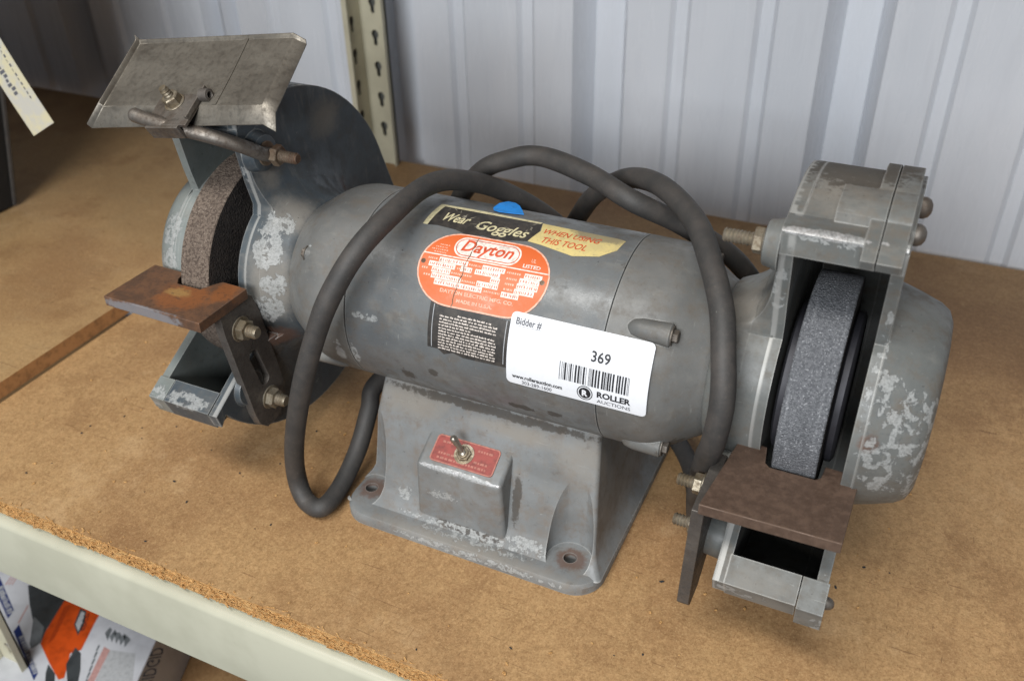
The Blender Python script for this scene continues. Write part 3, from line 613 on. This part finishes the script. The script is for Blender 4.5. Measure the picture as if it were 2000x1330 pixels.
# warning sticker (black + yellow halves), surface coordinates: x, arc from theta = 83 deg
W0 = lambda r: wrap(r, -30, 83)
dg = RM * R(1)
bstk = stick('warning_sticker', poly2d([(-6.9, -10.6*dg), (-6.0, -9.7*dg), (-4.2, -10.4*dg), (-3.2, -12.2*dg), (-1.6, -10.8*dg), (-.4, -12.0*dg), (2.2, -8.2*dg), (3.2, -8.5*dg), (2.6, 2*dg), (2.3, 10.4*dg), (-1, 10.9*dg), (-7.0, 9.6*dg)]), W0(.012), BSTK, G, 60, .01)
def ws(bm, m_, r=.03): stick('lettering', bm, W0(r), m_, bstk)
stick('white_border', poly2d([(-7.35, -10.6*dg), (-6.9, -10.6*dg), (-6.7, 8.2*dg), (2.2, 9.2*dg), (2.3, 11*dg), (-3, 11.4*dg), (-7.2, 10.4*dg)]), W0(.026), CREAM, bstk)
ws(fit_text('Wear', -5.9, -3.5, -.75, 1.15, .35, .03), CREAM); ws(fit_text('Goggles', -2.7, 1.95, -1.0, 1.2, .35, .02), CREAM)
ystk = stick('warning_sticker', poly2d([(2.2, -8.2*dg), (3.4, -9.0*dg), (6.3, -12.3*dg), (8.4, -9.0*dg), (9.5, -2*dg), (9.7, 8*dg), (9.0, 9.2*dg), (5.5, 9.6*dg), (2.35, 10.2*dg), (2.7, 2*dg)]), W0(.02), YEL, G, 60, .01)
for s_, a_, b_, y_ in (('WHEN USING', 3.0, 7.9, .05), ('THIS TOOL', 3.3, 7.1, -1.1)): stick('lettering', fit_text(s_, a_, b_, y_, .72, .3, .012), W0(.04), PRED, ystk)
bm = bmesh.new(); rt = random.Random(5)
for px_, py_, n_ in ((-4.3, .3, 7), (-2.4, -.6, 5), (-.2, -.9, 8), (1.4, .4, 5), (-5.8, .9, 4)):
    for k in range(n_):
        x, y, a, l, w_ = px_ + rt.gauss(0, .35), py_ + rt.gauss(0, .45), rt.uniform(0, 3.1), rt.uniform(.15, .5), rt.uniform(.02, .07)
        c_, s_ = math.cos(a), math.sin(a); bm.faces.new([bm.verts.new(p) for p in ((x - c_*l, y - s_*l, 0), (x + s_*w_, y - c_*w_, 0), (x + c_*l, y + s_*l, 0), (x - s_*w_, y + c_*w_, 0))])
o = stick('torn_paper', bm, W0(.036), BSTK2, bstk); o['kind'] = 'stuff'
# orange rating plate
O0 = lambda r: wrap(r, -30.35, 50, R(1.5))
def stad(w, h, n=16):
    r = h/2; return arc(w/2 - r, 0, r, -90, 90, n) + arc(-w/2 + r, 0, r, 90, 270, n)
op = stick('rating_plate', poly2d(stad(11.5, 6.5)), O0(.012), ORG, G, 60, .02)
def osheet(name, outer, holes, m_, r): bm = sheet2d(outer, holes, .004); slice_y(bm, .28); mapped(bm, O0(r)); return link(name, bm, m_, op, 60)
osheet('plate_border', stad(11.5, 6.5), [stad(11.25, 6.25)], PPINK, .036)
osheet('logo_field', [(x - .2, y + 1.98) for x, y in stad(5.9, 1.95)], [], PWHITE, .036)
osheet('logo_ring', [(x - .2, y + 1.98) for x, y in stad(5.6, 1.66)], [[(x - .2, y + 1.98) for x, y in stad(5.45, 1.51)]], PRED, .042)
def ot(bm, m_, r=.044): stick('lettering', bm, O0(r), m_, op)
ot(fit_text('Dayton', -2.5, 2.1, 1.62, 1.1, .3, .035), PRED)
bm = bmesh.new(); quad(bm, -5.55, 5.6, .82, .92); ot(bm, PWHITE)
ot(fit_text('LISTED', 3.2, 4.7, 1.1, .32, 0, .01), PWHITE); ot(fit_text('UL', 3.75, 4.15, 1.65, .35, 0, .01), PPINK)
wb = [(-4.0, -1.4, .28), (-4.8, -2.4, -.18), (-4.4, -2.7, -.66), (-1.9, -.9, -.2), (-4.3, -1.6, -1.14), (-3.9, .4, -1.62), (-.1, 1.9, .25), (-.6, 1.6, -.2), (.9, 1.7, -.66), (-.2, 1.7, -1.14), (3.6, 5.1, .2), (3.3, 5.0, -.27), (3.2, 5.0, -.73), (3.1, 4.8, -1.2), (2.1, 3.6, -1.62)]
bm = bmesh.new(); b2 = bmesh.new(); b3 = bmesh.new()
for x0, x1, y in wb:
    quad(bm, x0, x1, y - .02, y + .42); x = x0 + .1
    while x < x1 - .12:
        l = random.uniform(.06, .14); quad(b2, x, x + l*.6, y + .08, y + .30); x += l + random.choice((.05, .07, .12))
for x0, x1, y in [(-5.0, -4.2, .3), (-5.3, -4.9, -.6), (-1.3, -.2, .3), (-2.2, -2.0, -.2), (-2.6, -.8, -.66), (-1.5, -.3, -1.14), (2.1, 3.2, .25), (2.2, 3.0, -.25), (2.2, 3.0, -.7), (2.2, 2.9, -1.15), (.6, 2.0, -1.62), (-5.0, -4.4, -1.14)]:
    x = x0
    while x < x1: l = random.uniform(.08, .2); quad(b3, x, x + l*.7, y + .1, y + .26); x += l + .03
for row in range(4):
    x = -5.0 + .3*abs(row - 1)
    while x < -3.6: l = random.uniform(.08, .2); quad(b3, x, x + l*.7, 1.05 + row*.24, 1.15 + row*.24); x += l + .04
stick('print_field', bm, O0(.036), PWHITE, op); stick('print_marks', b2, O0(.046), PRED, op); stick('print_marks', b3, O0(.04), PPINK, op)
ot(fit_text('DAYTON ELECTRIC MFG. CO.', -3.2, 3.3, -2.15, .3, 0, .012), PPINK); ot(fit_text('MADE IN U.S.A.', -1.6, 1.6, -2.75, .28, 0, .012), PPINK)
for x in (-5.35, 5.2):
    bm = bmesh.new(); p = Vector(O0(0)(x, .1, 0)); lathe(bm, p, p - V(p.x, YC, ZC), [(0, .22), (.05, .22), (.08, .12), (.08, 0)], 12); link('rivet', bm, RUSTB, op)
# crack running down the plate
bm = bmesh.new(); x = -1.35; y = 3.1
while y > -3.1: x2 = x + random.uniform(-.12, .12); w_ = random.uniform(.015, .05); bm.faces.new([bm.verts.new(p) for p in ((x - w_, y, 0), (x2 - w_, y - .3, 0), (x2 + w_, y - .3, 0), (x + w_, y, 0))]); x = x2; y -= .3
stick('crack', bm, O0(.05), RUSTB, op)
# black instruction sticker
I0 = lambda r: wrap(r, -30.5, 16)
ip = stick('instruction_sticker', poly2d([(-3.6, -1.9), (-2.6, -1.9), (-2.1, -2.3), (-1.2, -1.95), (-.3, -2.2), (3.7, -2.05), (3.9, 1.9), (-3.6, 2.1)]), I0(.008), BSTK, G, 60, .008)
bm = bmesh.new(); b2 = bmesh.new()
for i in range(13):
    y = 1.25 - i*.255; x = -2.6 if i else -1.0; xe = 2.55 - (2.3 if i == 4 else 0) - (.6 if i == 0 else 0)
    while x < xe:
        l = random.uniform(.14, .46); l = min(l, xe - x + .05); a = 0
        while a < l - .03: s_ = random.uniform(.035, .07); hgt = random.choice((.10, .11, .15)); quad(bm, x + a, x + a + s_, y, y + hgt); a += s_ + .018
        x += l + .09
stick('lettering', bm, I0(.022), PWHITE, ip); [stick('border_line', poly2d([(x, -1.8), (x + .06, -1.8), (x + .06, 1.9), (x, 1.9)]), I0(.022), LG, ip) for x in (-3.25, 3.3)]
# white auction label
L0 = lambda r: wrap(r, -26.85, -5.9)
LW, LH = 11.75, 6.15
lb = sheet2d(rrect(0, LW, 0, LH, .42), [], .012); slice_y(lb, .28)
bmesh.ops.bisect_plane(lb, geom=lb.verts[:] + lb.edges[:] + lb.faces[:], plane_co=(9, 0, 0), plane_no=(1, 0, 0))
mapped(lb, L0(.07)); bl = link('bidder_label', lb, WHITE, G, 50); bl['label'] = 'white bidder sticker reading 369 with a bar code'
def lt(bm, m_=INK, name='lettering'): stick(name, bm, L0(.082), m_, bl)
lt(fit_text('Bidder #', .45, 2.62, 5.2, .55, 0, .022), GINK); lt(fit_text('369', 7.0, 8.55, 3.72, .86, 0, .025), INK)
bm = bmesh.new(); quad(bm, .45, 2.62, 5.07, 5.10); lt(bm, GINK, 'underline')
bm = bmesh.new()
pat = '1011' + '0110101100110101101101' ; rb = random.Random(3); x = 4.55; 
for g_ in range(5):
    if g_ == 0: quad(bm, x, x + .06, 1.55, 3.15); x += .2
    for k in range(6 if g_ else 7):
        w_ = rb.choice((.05, .05, .14, .17)); quad(bm, x, x + w_, 1.6, 3.12); x += w_ + rb.choice((.05, .06, .1))
    x += .1
kx = (10.4 - 4.55) / (x - 4.55)
for v in bm.verts: v.co.x = 4.55 + (v.co.x - 4.55) * kx
lt(bm, INK, 'bar_code')
lt(fit_text('www.rollerauction.com', .5, 4.85, .62, .36, 0, .018), INK); lt(fit_text('303-289-1600', 1.35, 3.95, .13, .34, 0, .008), GINK)
def lring(cx, cy, r0, r1): 
    bm = sheet2d(arc(cx, cy, r0, 0, 355, 40), [arc(cx, cy, r1, 0, 355, 40)] if r1 else [], .002); lt(bm, INK, 'emblem')
lring(6.75, .86, .66, .58); lring(6.75, .86, .50, 0)
bm = fit_text('R', 6.52, 7.0, .6, .52, 0, .035); stick('emblem_letter', bm, L0(.09), WHITE, bl)
lt(fit_text('ROLLER', 7.75, 10.5, .78, .52, 0, .03), INK); lt(fit_text('AUCTIONS', 7.75, 10.5, .24, .33, 0, .006), GINK)
# blue scrap of tape on the crown
bm = poly2d([(-1.35, -.3), (-1.1, -.75), (-.5, -.9), (.4, -.75), (1.6, -.45), (1.2, .1), (.6, .8), (0, 1.2), (-.7, 1.25), (-1.25, .6)]); thicken(bm, .05)
stick('blue_tape_scrap', bm, (lambda u, v, q: wrap(.1 + .26*max(0, v + .4), -31.4, 102)(u, v, q)), BLUE, G)

# --- wheel guards, wheels, rests (local frame: t outward, y/z about the axle)
def side(sgn, x0, rot):
    c_, s_ = math.cos(rot), math.sin(rot)
    def f(t, y, z): return V(x0 + sgn*t, YC + y*c_ + z*s_, ZC - y*s_ + z*c_)
    return f
DISC = 7.8; RG = 16.6
def rg(a):
    if a > 45 or a < -60: return RG
    if a > 26: return RG + .17*(45 - a)/19
    if a > -11: return 16.77 / math.cos(R(a - 26.2))
    k = (a + 60) / 49; k = k*k*(3 - 2*k); return RG + (16.77 / math.cos(R(37.2)) - RG) * k
def wall_outline(disc=DISC):
    a_low = -142; top = 113
    o = [(rg(a)*math.cos(R(a)), rg(a)*math.sin(R(a))) for a in [top + (a_low + 1 - top)*k/60 for k in range(61)]]                     # over the top, back, bottom to the chute bar
    o += [(-13.6, -11.4), (-14.1, -10.0)]
    o += [(disc*math.cos(R(-137)) - 1.1, disc*math.sin(R(-137)) + .2)]
    o += arc(0, 0, disc, -141, -233, 60)
    o += [(-4.5, 7.2), (-5.2, 9.4), (-6.1, 13.2), (-6.4, 13.8)]
    return o
def extent(poly, a):
    dx, dy = math.cos(a), math.sin(a); best = 99
    for (x1, y1), (x2, y2) in zip(poly, poly[1:] + poly[:1]):
        ex, ey = x2 - x1, y2 - y1; den = dx*ey - dy*ex
        if abs(den) < 1e-9: continue
        t = (x1*ey - y1*ex) / den; q = (x1*dy - y1*dx) / den
        if t > 0 and -1e-6 <= q <= 1 + 1e-6: best = min(best, t)
    return best
def flare(bm, f, poly, prof, n=240):
    # outer face of the wall: the outline as a fine grid raised towards the boss
    ga = poly2d(poly)
    for ax in (0, 1):
        c = -20.0
        while c < 21:
            no = V(1, 0, 0) if ax == 0 else V(0, 1, 0)
            bmesh.ops.bisect_plane(ga, geom=ga.verts[:] + ga.edges[:] + ga.faces[:], plane_co=no*c, plane_no=no); c += .55
    def h(r):
        r = max(r, 8.2)
        for (t0, r0), (t1, r1) in zip(prof, prof[1:]):
            if r1 <= r <= r0: return t0 + (t1 - t0) * (r0 - r) / max(1e-6, r0 - r1)
        return 0
    bd = [e for e in ga.edges if e.is_boundary]; ex = bmesh.ops.extrude_edge_only(ga, edges=bd); low = set(x for x in ex['geom'] if isinstance(x, bmesh.types.BMVert))
    for v in ga.verts:
        r = math.hypot(v.co.x, v.co.y); k = 1 - .012 / max(r, 1)
        v.co = f(.5 if v in low else .02 - h(r), v.co.x*k, v.co.y*k)
    join(bm, ga)
    ext = [extent(poly, 2*math.pi*k/n) for k in range(n)]; rings = []
    for t, r in [(-.3, 8.5), (1.1, 8.5)] + [p for p in prof if p[1] < 8.4]:
        rings.append([bm.verts.new(f(-t, min(r, ext[k] - .02)*math.cos(2*math.pi*k/n), min(r, ext[k] - .02)*math.sin(2*math.pi*k/n))) for k in range(n)])
    for a, b in zip(rings, rings[1:]):
        for k in range(n): bm.faces.new((a[k], a[(k+1) % n], b[(k+1) % n], b[k]))
    bm.faces.new(rings[-1])
def tprism(bm, f, pts, t0, t1): prism(bm, pts, lambda p, k: f(t0 if k == 0 else t1, p[0], p[1]))
def guard(sgn, x0, rot, mg, mc, thick_lip):
    f = side(sgn, x0, rot)
    bm = sheet2d(wall_outline(7.3 if sgn > 0 else 7.8), [], .9); mapped(bm, lambda u, v, q: f(.55 + q, u, v))
    # rim
    def rim(t0, t1, dst, r1=RG, th=.85):
        n = 60; a0, a1 = 113, -141; ring = []
        for k in range(n + 1):
            ad = a0 + (a1 - a0)*k/n; a = R(ad); e_ = rg(ad) - RG; ring.append([dst.verts.new(f(t, (r + e_)*math.cos(a), (r + e_)*math.sin(a))) for t, r in ((t0, r1), (t1, r1), (t1, r1 - th), (t0, r1 - th))])
        for p, q in zip(ring, ring[1:]):
            for k in range(4): dst.faces.new((p[k], p[(k+1) % 4], q[(k+1) % 4], q[k]))
        dst.faces.new(ring[0]); dst.faces.new(ring[-1])
    rim(.95, 6.1, bm)
    bar = [(-14.25, -9.85), (-12.35, -8.62), (-11.8, -9.4), (-11.9, -11.6), (-13.3, -11.9)]
    tprism(bm, f, bar, .9, 6.1)
    zt = 15.5 if thick_lip else 14.5
    lip = [(-6.45, 13.75), (-6.5, zt), (-6.1, zt + .35), (-3.6, zt + .5), (-2.5, 15.6), (-2.5, 14.9), (-5.4, 13.75)]
    tprism(bm, f, lip, .03, 6.1)
    if thick_lip:
        pad = [(-4.9, 15.4), (-4.7, 16.6), (-4.2, 17.0), (-1.6, 17.25), (-.9, 16.9), (-.6, 15.9)]
        tprism(bm, f, pad, 3.0, 6.1)
        tprism(bm, f, arc(0, 0, RG + .55, 118, 40, 20) + arc(0, 0, RG - .3, 40, 118, 20), 5.2, 6.1)
    # boss towards the motor
    ax = f(0, 0, 0); d = f(-1, 0, 0) - ax
    flare(bm, f, wall_outline(7.3 if sgn > 0 else 7.8), [(0, 19.0), (0, 16.0), (0, 14.8), (.01, 13.8), (.05, 12.9), (.12, 12.0), (.22, 11.1), (.38, 10.3), (.62, 9.5), (.95, 8.8), (1.4, 8.15), (1.9, 7.65), (2.6, 7.2), (3.2, 6.95), (3.6, 6.75), (3.85, 6.4), (3.95, 5.6), (3.97, 3.0)])
    # lug for the rest bolt and the shield boss
    pb = f(0, -5.0, 13.7) if sgn > 0 else f(0, -4.4, 12.2); lathe(bm, pb, d, [(-.05, 1.9), (.5, 1.7), (1.0, 1.6), (1.1, 1.45), (1.1, 0)], 28)
    if sgn > 0:
        for y, z in ((-9.0, -5.6), (-9.0, -10.4)): lathe(bm, f(0, y, z), d, [(-.05, 1.9), (1.7, 1.75), (1.8, 1.6), (1.8, 0)], 24)
    else: lathe(bm, f(0, -9.6, -9.2), d, [(-.05, 1.9), (.5, 1.7), (.55, 0)], 24)
    g = link('wheel_guard', bm, mg, G, 38, .14, 2)
    # outer cover
    bm = sheet2d(wall_outline(8.7), [], .85); mapped(bm, lambda u, v, q: f(7.55 + q, u, v)); rim(6.18, 7.2, bm, RG - .02); rim(5.8, 6.5, bm, RG - .22, .6)
    tprism(bm, f, bar, 6.18, 7.95) if sgn < 0 else tprism(bm, f, [(-14.45, -9.85), (-12.4, -8.55), (-11.7, -9.5), (-11.9, -12.1), (-13.6, -12.3)], 6.18, 8.1)
    tprism(bm, f, lip, 6.18, 7.9)
    if thick_lip: tprism(bm, f, pad, 6.18, 7.7); tprism(bm, f, arc(0, 0, RG + .55, 118, 40, 20) + arc(0, 0, RG - .3, 40, 118, 20), 6.18, 7.7)
    ax = f(7.9, 0, 0); d2 = f(8.9, 0, 0) - ax
    lathe(bm, ax, d2, [(0, 8.8), (.3, 8.7), (1.6, 8.3), (3.1, 7.75), (3.75, 7.3), (4.1, 6.6), (4.2, 5.8), (4.2, 0)] if sgn > 0 else [(0, 8.75), (.6, 8.6), (1.3, 8.3), (2.1, 7.8), (2.8, 7.0), (3.3, 6.0), (3.5, 5.0), (3.5, 0)], 80)
    if sgn < 0: lathe(bm, f(0, 0, 0), d2, [(5.75, 7.8), (5.75, 8.65), (5.95, 8.75), (7.6, 8.75), (7.6, 7.8), (5.75, 7.8)], 80)
    gc = link('guard_cover', bm, mc, G, 38, .16, 2)
    for y, z in ((-3.2, 15.2), (-.4, 15.9), (13, -8), (-12.2, -10.8)):
        b2 = bmesh.new(); r_ = .75 if z > 10 else .5; p = f(7.95, y, z); lathe(b2, p, d2, [(0, r_), (.25, r_), (.55, r_*.8), (.72, r_*.4), (.75, 0)], 20); link('cover_screw', b2, STEEL, gc)
    return f, d, g
fR, dR, gR = guard(1, -7.6, 0, GRD_R, GRD_R, True)
fL, dL, gL = guard(-1, -53.4, R(5), GRD_L, COV_L, False)
def wheel(f, sgn, rw, mat):
    d = f(1, 0, 0) - f(0, 0, 0); bm = bmesh.new()
    prof = [(2.15, 0), (2.15, rw - .08), (2.23, rw), (5.25, rw), (5.33, rw - .08), (5.33, 0)]
    lathe(bm, f(0, 0, 0), d, prof, 160)
    for fc in bm.faces:
        fc.material_index = 0 if abs(fc.normal.dot(d)) < .9 else 1
    bm.normal_update()
    for fc in bm.faces: fc.material_index = 0 if abs(fc.normal.dot(d)) < .9 else 1
    o = link('grinding_wheel', bm, [mat, WSIDE], G, 30)
    for t0, t1 in ((1.35, 2.14), (5.34, 6.15)):
        b2 = bmesh.new(); lathe(b2, f(0, 0, 0), d, [(t0, 1.0), (t0, 5.6), (t0 + .2, 6.0), (t1 - .2, 6.0), (t1, 5.6), (t1, 1.0)], 64); link('wheel_flange', b2, FLANGE, o)
    return o
wheel(fR, 1, 8.6, WHR); wheel(fL, -1, 10.4, WHL)

def bolt(name, parent, o, d, spans, m_, r=.62):
    """spans: list of ('w'|'n'|'s', t0, t1, radius)"""
    bm = bmesh.new()
    for k, t0, t1, rr in spans:
        if k == 'w': lathe(bm, o, d, [(t0, rr*.96), (t0 + .05, rr), (t1 - .05, rr), (t1, rr*.96)], 24)
        if k == 'n': nut(bm, o, d, t0, t1, rr, random.random())
        if k == 's': stud(bm, o, d, t0, t1, rr)
    return link(name, bm, m_, parent, 30)
# right rest: notched plate on a slotted arm
z0 = 17.2
pl = [(-9.25, 48.7), (.6, 48.9), (.75, 56.2), (-1.75, 56.3), (-1.85, 55.0), (-2.2, 54.6), (-5.5, 54.6), (-5.9, 55.0), (-6.15, 56.8), (-8.25, 57.1)]
bm = sheet2d(pl, [], .95); mapped(bm, lambda u, v, q: (u, v, z0 - .475 + q)); rr_ = link('tool_rest', bm, RESTR, G, 30, .07)
bm = sheet2d([(49.0, 16.2), (49.6, 5.6), (50.4, 4.6), (53.0, 4.4), (56.0, 7.0), (57.2, 11.5), (57.2, 14.5), (55.8, 16.2)], [], .95); mapped(bm, lambda u, v, q: (-9.3 + q - .04*(16.2 - v), u, v)); ar = link('rest_bracket', bm, ARM, rr_, 30, .08)
for z in (14.2, 9.9): bolt('bracket_bolt', rr_, (-9.95, 54.0, z), (-1, 0, 0), [('w', 0, .15, 1.05), ('n', .15, .85, .85), ('s', .8, 2.15, .52)], BRASS)
bolt('guard_bolt', gR, fR(-1.1, -5.0, 13.7), (-1, 0, 0), [('w', 0, .12, 1.0), ('n', .12, .8, .95), ('s', .8, 2.9, .52)], BRASS)
# left rest, set higher
z0 = 22.0
pl = [(-63.2, 47.9), (-52.3, 47.7), (-52.2, 53.9), (-55.0, 54.0), (-55.5, 53.3), (-56.0, 52.2), (-58.6, 52.2), (-59.1, 52.9), (-59.4, 54.0), (-63.0, 54.1)]
bm = sheet2d(pl, [], 1.0); mapped(bm, lambda u, v, q: (u, v, z0 - .5 + q)); rl = link('tool_rest', bm, RESTL, G, 30, .07); rl['label'] = 'orange rusted tool rest plate'
slot = [(y, z) for y, z in arc(53.3, 15.0, .6, 0, 180, 8)] + [(y, z) for y, z in arc(54.1, 11.9, .6, 180, 360, 8)]
ol = [(50.3, 20.9), (50.4, 19.0), (51.9, 9.0), (52.3, 7.6), (53.2, 6.7), (55.0, 6.8), (56.3, 8.0), (56.6, 10.0), (55.2, 19.0), (54.6, 20.9)]
bm = sheet2d(ol, [slot], .9); mapped(bm, lambda u, v, q: (-52.9 + q, u, v)); link('rest_bracket', bm, ARM, rl, 30, .1)
bolt('bracket_bolt', rl, (-52.45, 52.4, 18.6), (1, 0, 0), [('w', 0, .12, 1.2), ('n', .1, .85, 1.0), ('s', .8, 1.9, .6)], BRASS)
bolt('bracket_bolt', rl, (-52.45, 54.3, 9.6), (1, 0, 0), [('w', 0, .12, 1.2), ('n', .1, .85, 1.0), ('s', .8, 1.9, .6)], BRASS)
# eye shield on a bent rod
sb = fL(-1.0, -5.0, 13.7)
bolt('guard_bolt', gL, fL(-1.1, -4.4, 12.2), (1, 0, 0), [('w', 0, .15, 1.1), ('n', .9, 1.6, .95), ('s', 1.5, 3.4, .52)], RUSTB)
PB = [V(-66.6, 56.3, 35.9), V(-48.8, 56.3, 38.4), V(-50.0, 63.0, 41.8), V(-67.6, 63.0, 39.4)]     # bend left/right, back right/left
FRl, FRr = V(-67.7, 55.4, 34.1), V(-48.3, 55.4, 37.2)
nrm = (PB[1] - PB[0]).cross(PB[3] - PB[0]).normalized()
def bil(s_, t_): return PB[0]*(1-s_)*(1-t_) + PB[1]*s_*(1-t_) + PB[2]*s_*t_ + PB[3]*(1-s_)*t_
bm = bmesh.new(); grid = []
ts = [-1] + [k/8 for k in range(9)] + [9]; ss = [-1] + [k/10 for k in range(11)] + [11]
for t_ in ts:
    row = []
    for s_ in ss:
        sc, tc_ = min(max(s_, 0), 1), min(max(t_, 0), 1); p = bil(sc, tc_) - nrm*.10*math.sin(math.pi*sc)*math.sin(math.pi*tc_)
        if t_ == -1: p = FRl.lerp(FRr, sc)
        if t_ == 9: p = p + nrm*.3 + (PB[3] - PB[0]).normalized()*.3
        if s_ == -1: p = p + nrm*.55 + V(-.2, 0, 0)
        if s_ == 11: p = p + V(1.2, 0, -.45)
        row.append(bm.verts.new(p))
    grid.append(row)
for a, b in zip(grid, grid[1:]):
    for k in range(len(a) - 1): bm.faces.new((a[k], a[k+1], b[k+1], b[k]))
es = link('eye_shield', bm, SHD, G, 25)
sm_ = es.modifiers.new('sheet', 'SOLIDIFY'); sm_.thickness = .14 * S; sm_.offset = -1
bv = es.modifiers.new('bevel', 'BEVEL'); bv.width = .05*S; bv.segments = 1; bv.limit_method = 'ANGLE'
# seam strip riveted on the shield
bm = bmesh.new(); s0 = .72
for k in range(8):
    pass
ptsA = [bil(s0 - .012, k/8) + nrm*.03 - nrm*.10*math.sin(math.pi*s0)*math.sin(math.pi*k/8) for k in range(9)]; ptsB = [bil(s0 + .012, k/8) + nrm*.03 - nrm*.10*math.sin(math.pi*s0)*math.sin(math.pi*k/8) for k in range(9)]
va = [bm.verts.new(p) for p in ptsA]; vb = [bm.verts.new(p) for p in ptsB]
for k in range(8): bm.faces.new((va[k], vb[k], vb[k+1], va[k+1]))
thk = bmesh.ops.extrude_face_region(bm, geom=bm.faces[:])
for v in [x for x in thk['geom'] if isinstance(x, bmesh.types.BMVert)]: v.co += nrm*.2
link('seam_ridge', bm, SHD, es)
rod = catmull([V(-51.9, 59.6, 32.5), V(-51.9, 58.6, 33.0), V(-52.6, 57.0, 34.2), V(-54.6, 55.6, 35.3), V(-57.6, 54.7, 36.0), V(-60.2, 54.5, 36.4), V(-61.6, 54.5, 36.65)], 8)
bm = bmesh.new(); tube(bm, rod, lambda t: .62 if t < .93 else .62*math.sqrt(max(.02, 1 - ((t - .93)/.07)**2)), 16); link('shield_rod', bm, STEEL, es, 50)
cx_, cd = V(-57.6, 56.1, 36.55), (V(-62.3, 55.0, 36.45) - V(-54.2, 57.0, 35.0)).normalized()
ux2 = (PB[1] - PB[0]).normalized(); uy2 = (nrm.cross(ux2)).normalized()
M2 = Matrix((ux2, uy2, nrm)).transposed().to_4x4(); M2.translation = V(-57.7, 55.9, 36.88)
bm = bmesh.new(); box(bm, -2.2, 2.4, -1.9, 1.5, .12, .42, M2); box(bm, -2.0, 1.6, -2.2, -1.85, -.9, .4, M2); box(bm, 2.1, 2.4, -1.3, 2.2, .1, .75, M2); link('rod_clamp', bm, STEEL, es, 30, .06)
bolt('clamp_bolt', es, M2 @ V(-.2, .55, .4), nrm, [('w', 0, .12, .95), ('n', .1, .85, .8), ('s', .8, 1.75, .42)], BRASS)
lo = M2 @ V(2.9, 1.3, .5); bm = bmesh.new(); lathe(bm, lo, ux2, [(-.55, .45), (-.5, .52), (.35, .52), (.4, .3), (.3, .26), (-.3, .26)], 20); link('clamp_loop', bm, ARM, es)

# --- power cord
def cord(pts, r=.92):
    path = catmull(pts, 10); rj = random.Random(len(pts)); ph = [rj.uniform(0, 6) for _ in range(6)]
    for i, p in enumerate(path):
        if 2 < i < len(path) - 3: p += V(.07*math.sin(i*.17 + ph[0]), .06*math.sin(i*.19 + ph[2]), .07*math.sin(i*.15 + ph[3]))
    bm = bmesh.new(); tube(bm, path, lambda t: r*(1 + .012*math.sin(t*60 + ph[5]) + .012*math.sin(t*23)), 18); return link('power_cord', bm, RUB, G, 60)
cord([V(-24, 76, 14), V(-30, 74.5, 22), V(-34.4, 71, 26.9), V(-36.6, 66, 30.1), V(-37.8, 62, 31.0), V(-38.4, 57, 30.4), V(-39.3, 53.5, 28.8), V(-40.8, 51.5, 25.7), V(-42.2, 50.5, 22.5), V(-44.2, 50, 17.1), V(-46.7, 50.5, 9.6), V(-48.2, 51.2, 3.7), V(-47.2, 50.6, 1.25), V(-45.2, 50.6, 1.12), V(-44.95, 53.4, 1.3), V(-45.1, 57, 3.1), V(-45.3, 60, 6.2), V(-45.4, 62, 8.0), V(-43, 67, 9), V(-38, 73, 8)])
cord([V(-44, 74, 12), V(-42, 73.5, 22), V(-38, 72, 28), V(-34.4, 72, 30.1), V(-31.4, 72, 30.7), V(-26.2, 70, 30.6), V(-21.7, 68, 30.1), V(-18.2, 70, 27.9), V(-14.9, 72, 25.1), V(-12.8, 74, 22.2), V(-11.2, 76, 18.6), V(-10.4, 79, 12), V(-12, 84, 4), V(-16, 90, 1.2), V(-24, 94, 1.2)])
cord([V(-33, 80, 10), V(-32, 79, 18), V(-29.8, 78, 23), V(-27.3, 76, 26.3), V(-23.4, 73, 29.6), V(-19.6, 69.5, 31.1), V(-15.6, 65, 30.9), V(-13.1, 61, 30.1), V(-10.9, 57, 28.5), V(-9.9, 54.3, 26.1), V(-9.4, 53.2, 22.9), V(-9.6, 53.4, 19), V(-10.3, 55.2, 15.8), V(-11.4, 58.4, 10), V(-11.8, 61.5, 4), V(-12.4, 65, 1.3), V(-14.2, 69.5, 1.15), V(-17, 73.6, 1.15), V(-22, 79, 1.15)])

# ------------------------------------------------------------------ crumbs on the board
bm = bmesh.new(); rc = random.Random(11)
for i in range(150):
    x, y = rc.uniform(-84, 6), rc.uniform(40, 78)
    if -45 < x < -16.5 and 50 < y < 76: continue
    r_ = rc.uniform(.05, .16); m_ = Matrix.Translation((x, y, .02 + r_*.4)) @ Matrix.Rotation(rc.uniform(0, 6), 4, 'Z') @ Matrix.Diagonal((rc.uniform(.6, 2.2), 1, .5, 1)); bmesh.ops.create_icosphere(bm, subdivisions=1, radius=r_, matrix=m_)
o = link('wood_crumbs', bm, EDGE, None); tagset(o, 'pale wood crumbs scattered over the particle board', 'crumbs', kind='stuff')
bm = bmesh.new()
for i in range(60):
    x, y = rc.uniform(-84, 6), rc.uniform(40, 78)
    if -45 < x < -16.5 and 50 < y < 76: continue
    r_ = rc.uniform(.05, .13); m_ = Matrix.Translation((x, y, .02 + r_*.4)) @ Matrix.Rotation(rc.uniform(0, 6), 4, 'Z') @ Matrix.Diagonal((rc.uniform(.6, 2.5), 1, .5, 1)); bmesh.ops.create_icosphere(bm, subdivisions=1, radius=r_, matrix=m_)
o = link('dark_grit', bm, DARK, None); tagset(o, 'dark grit scattered over the particle board', 'grit', kind='stuff')
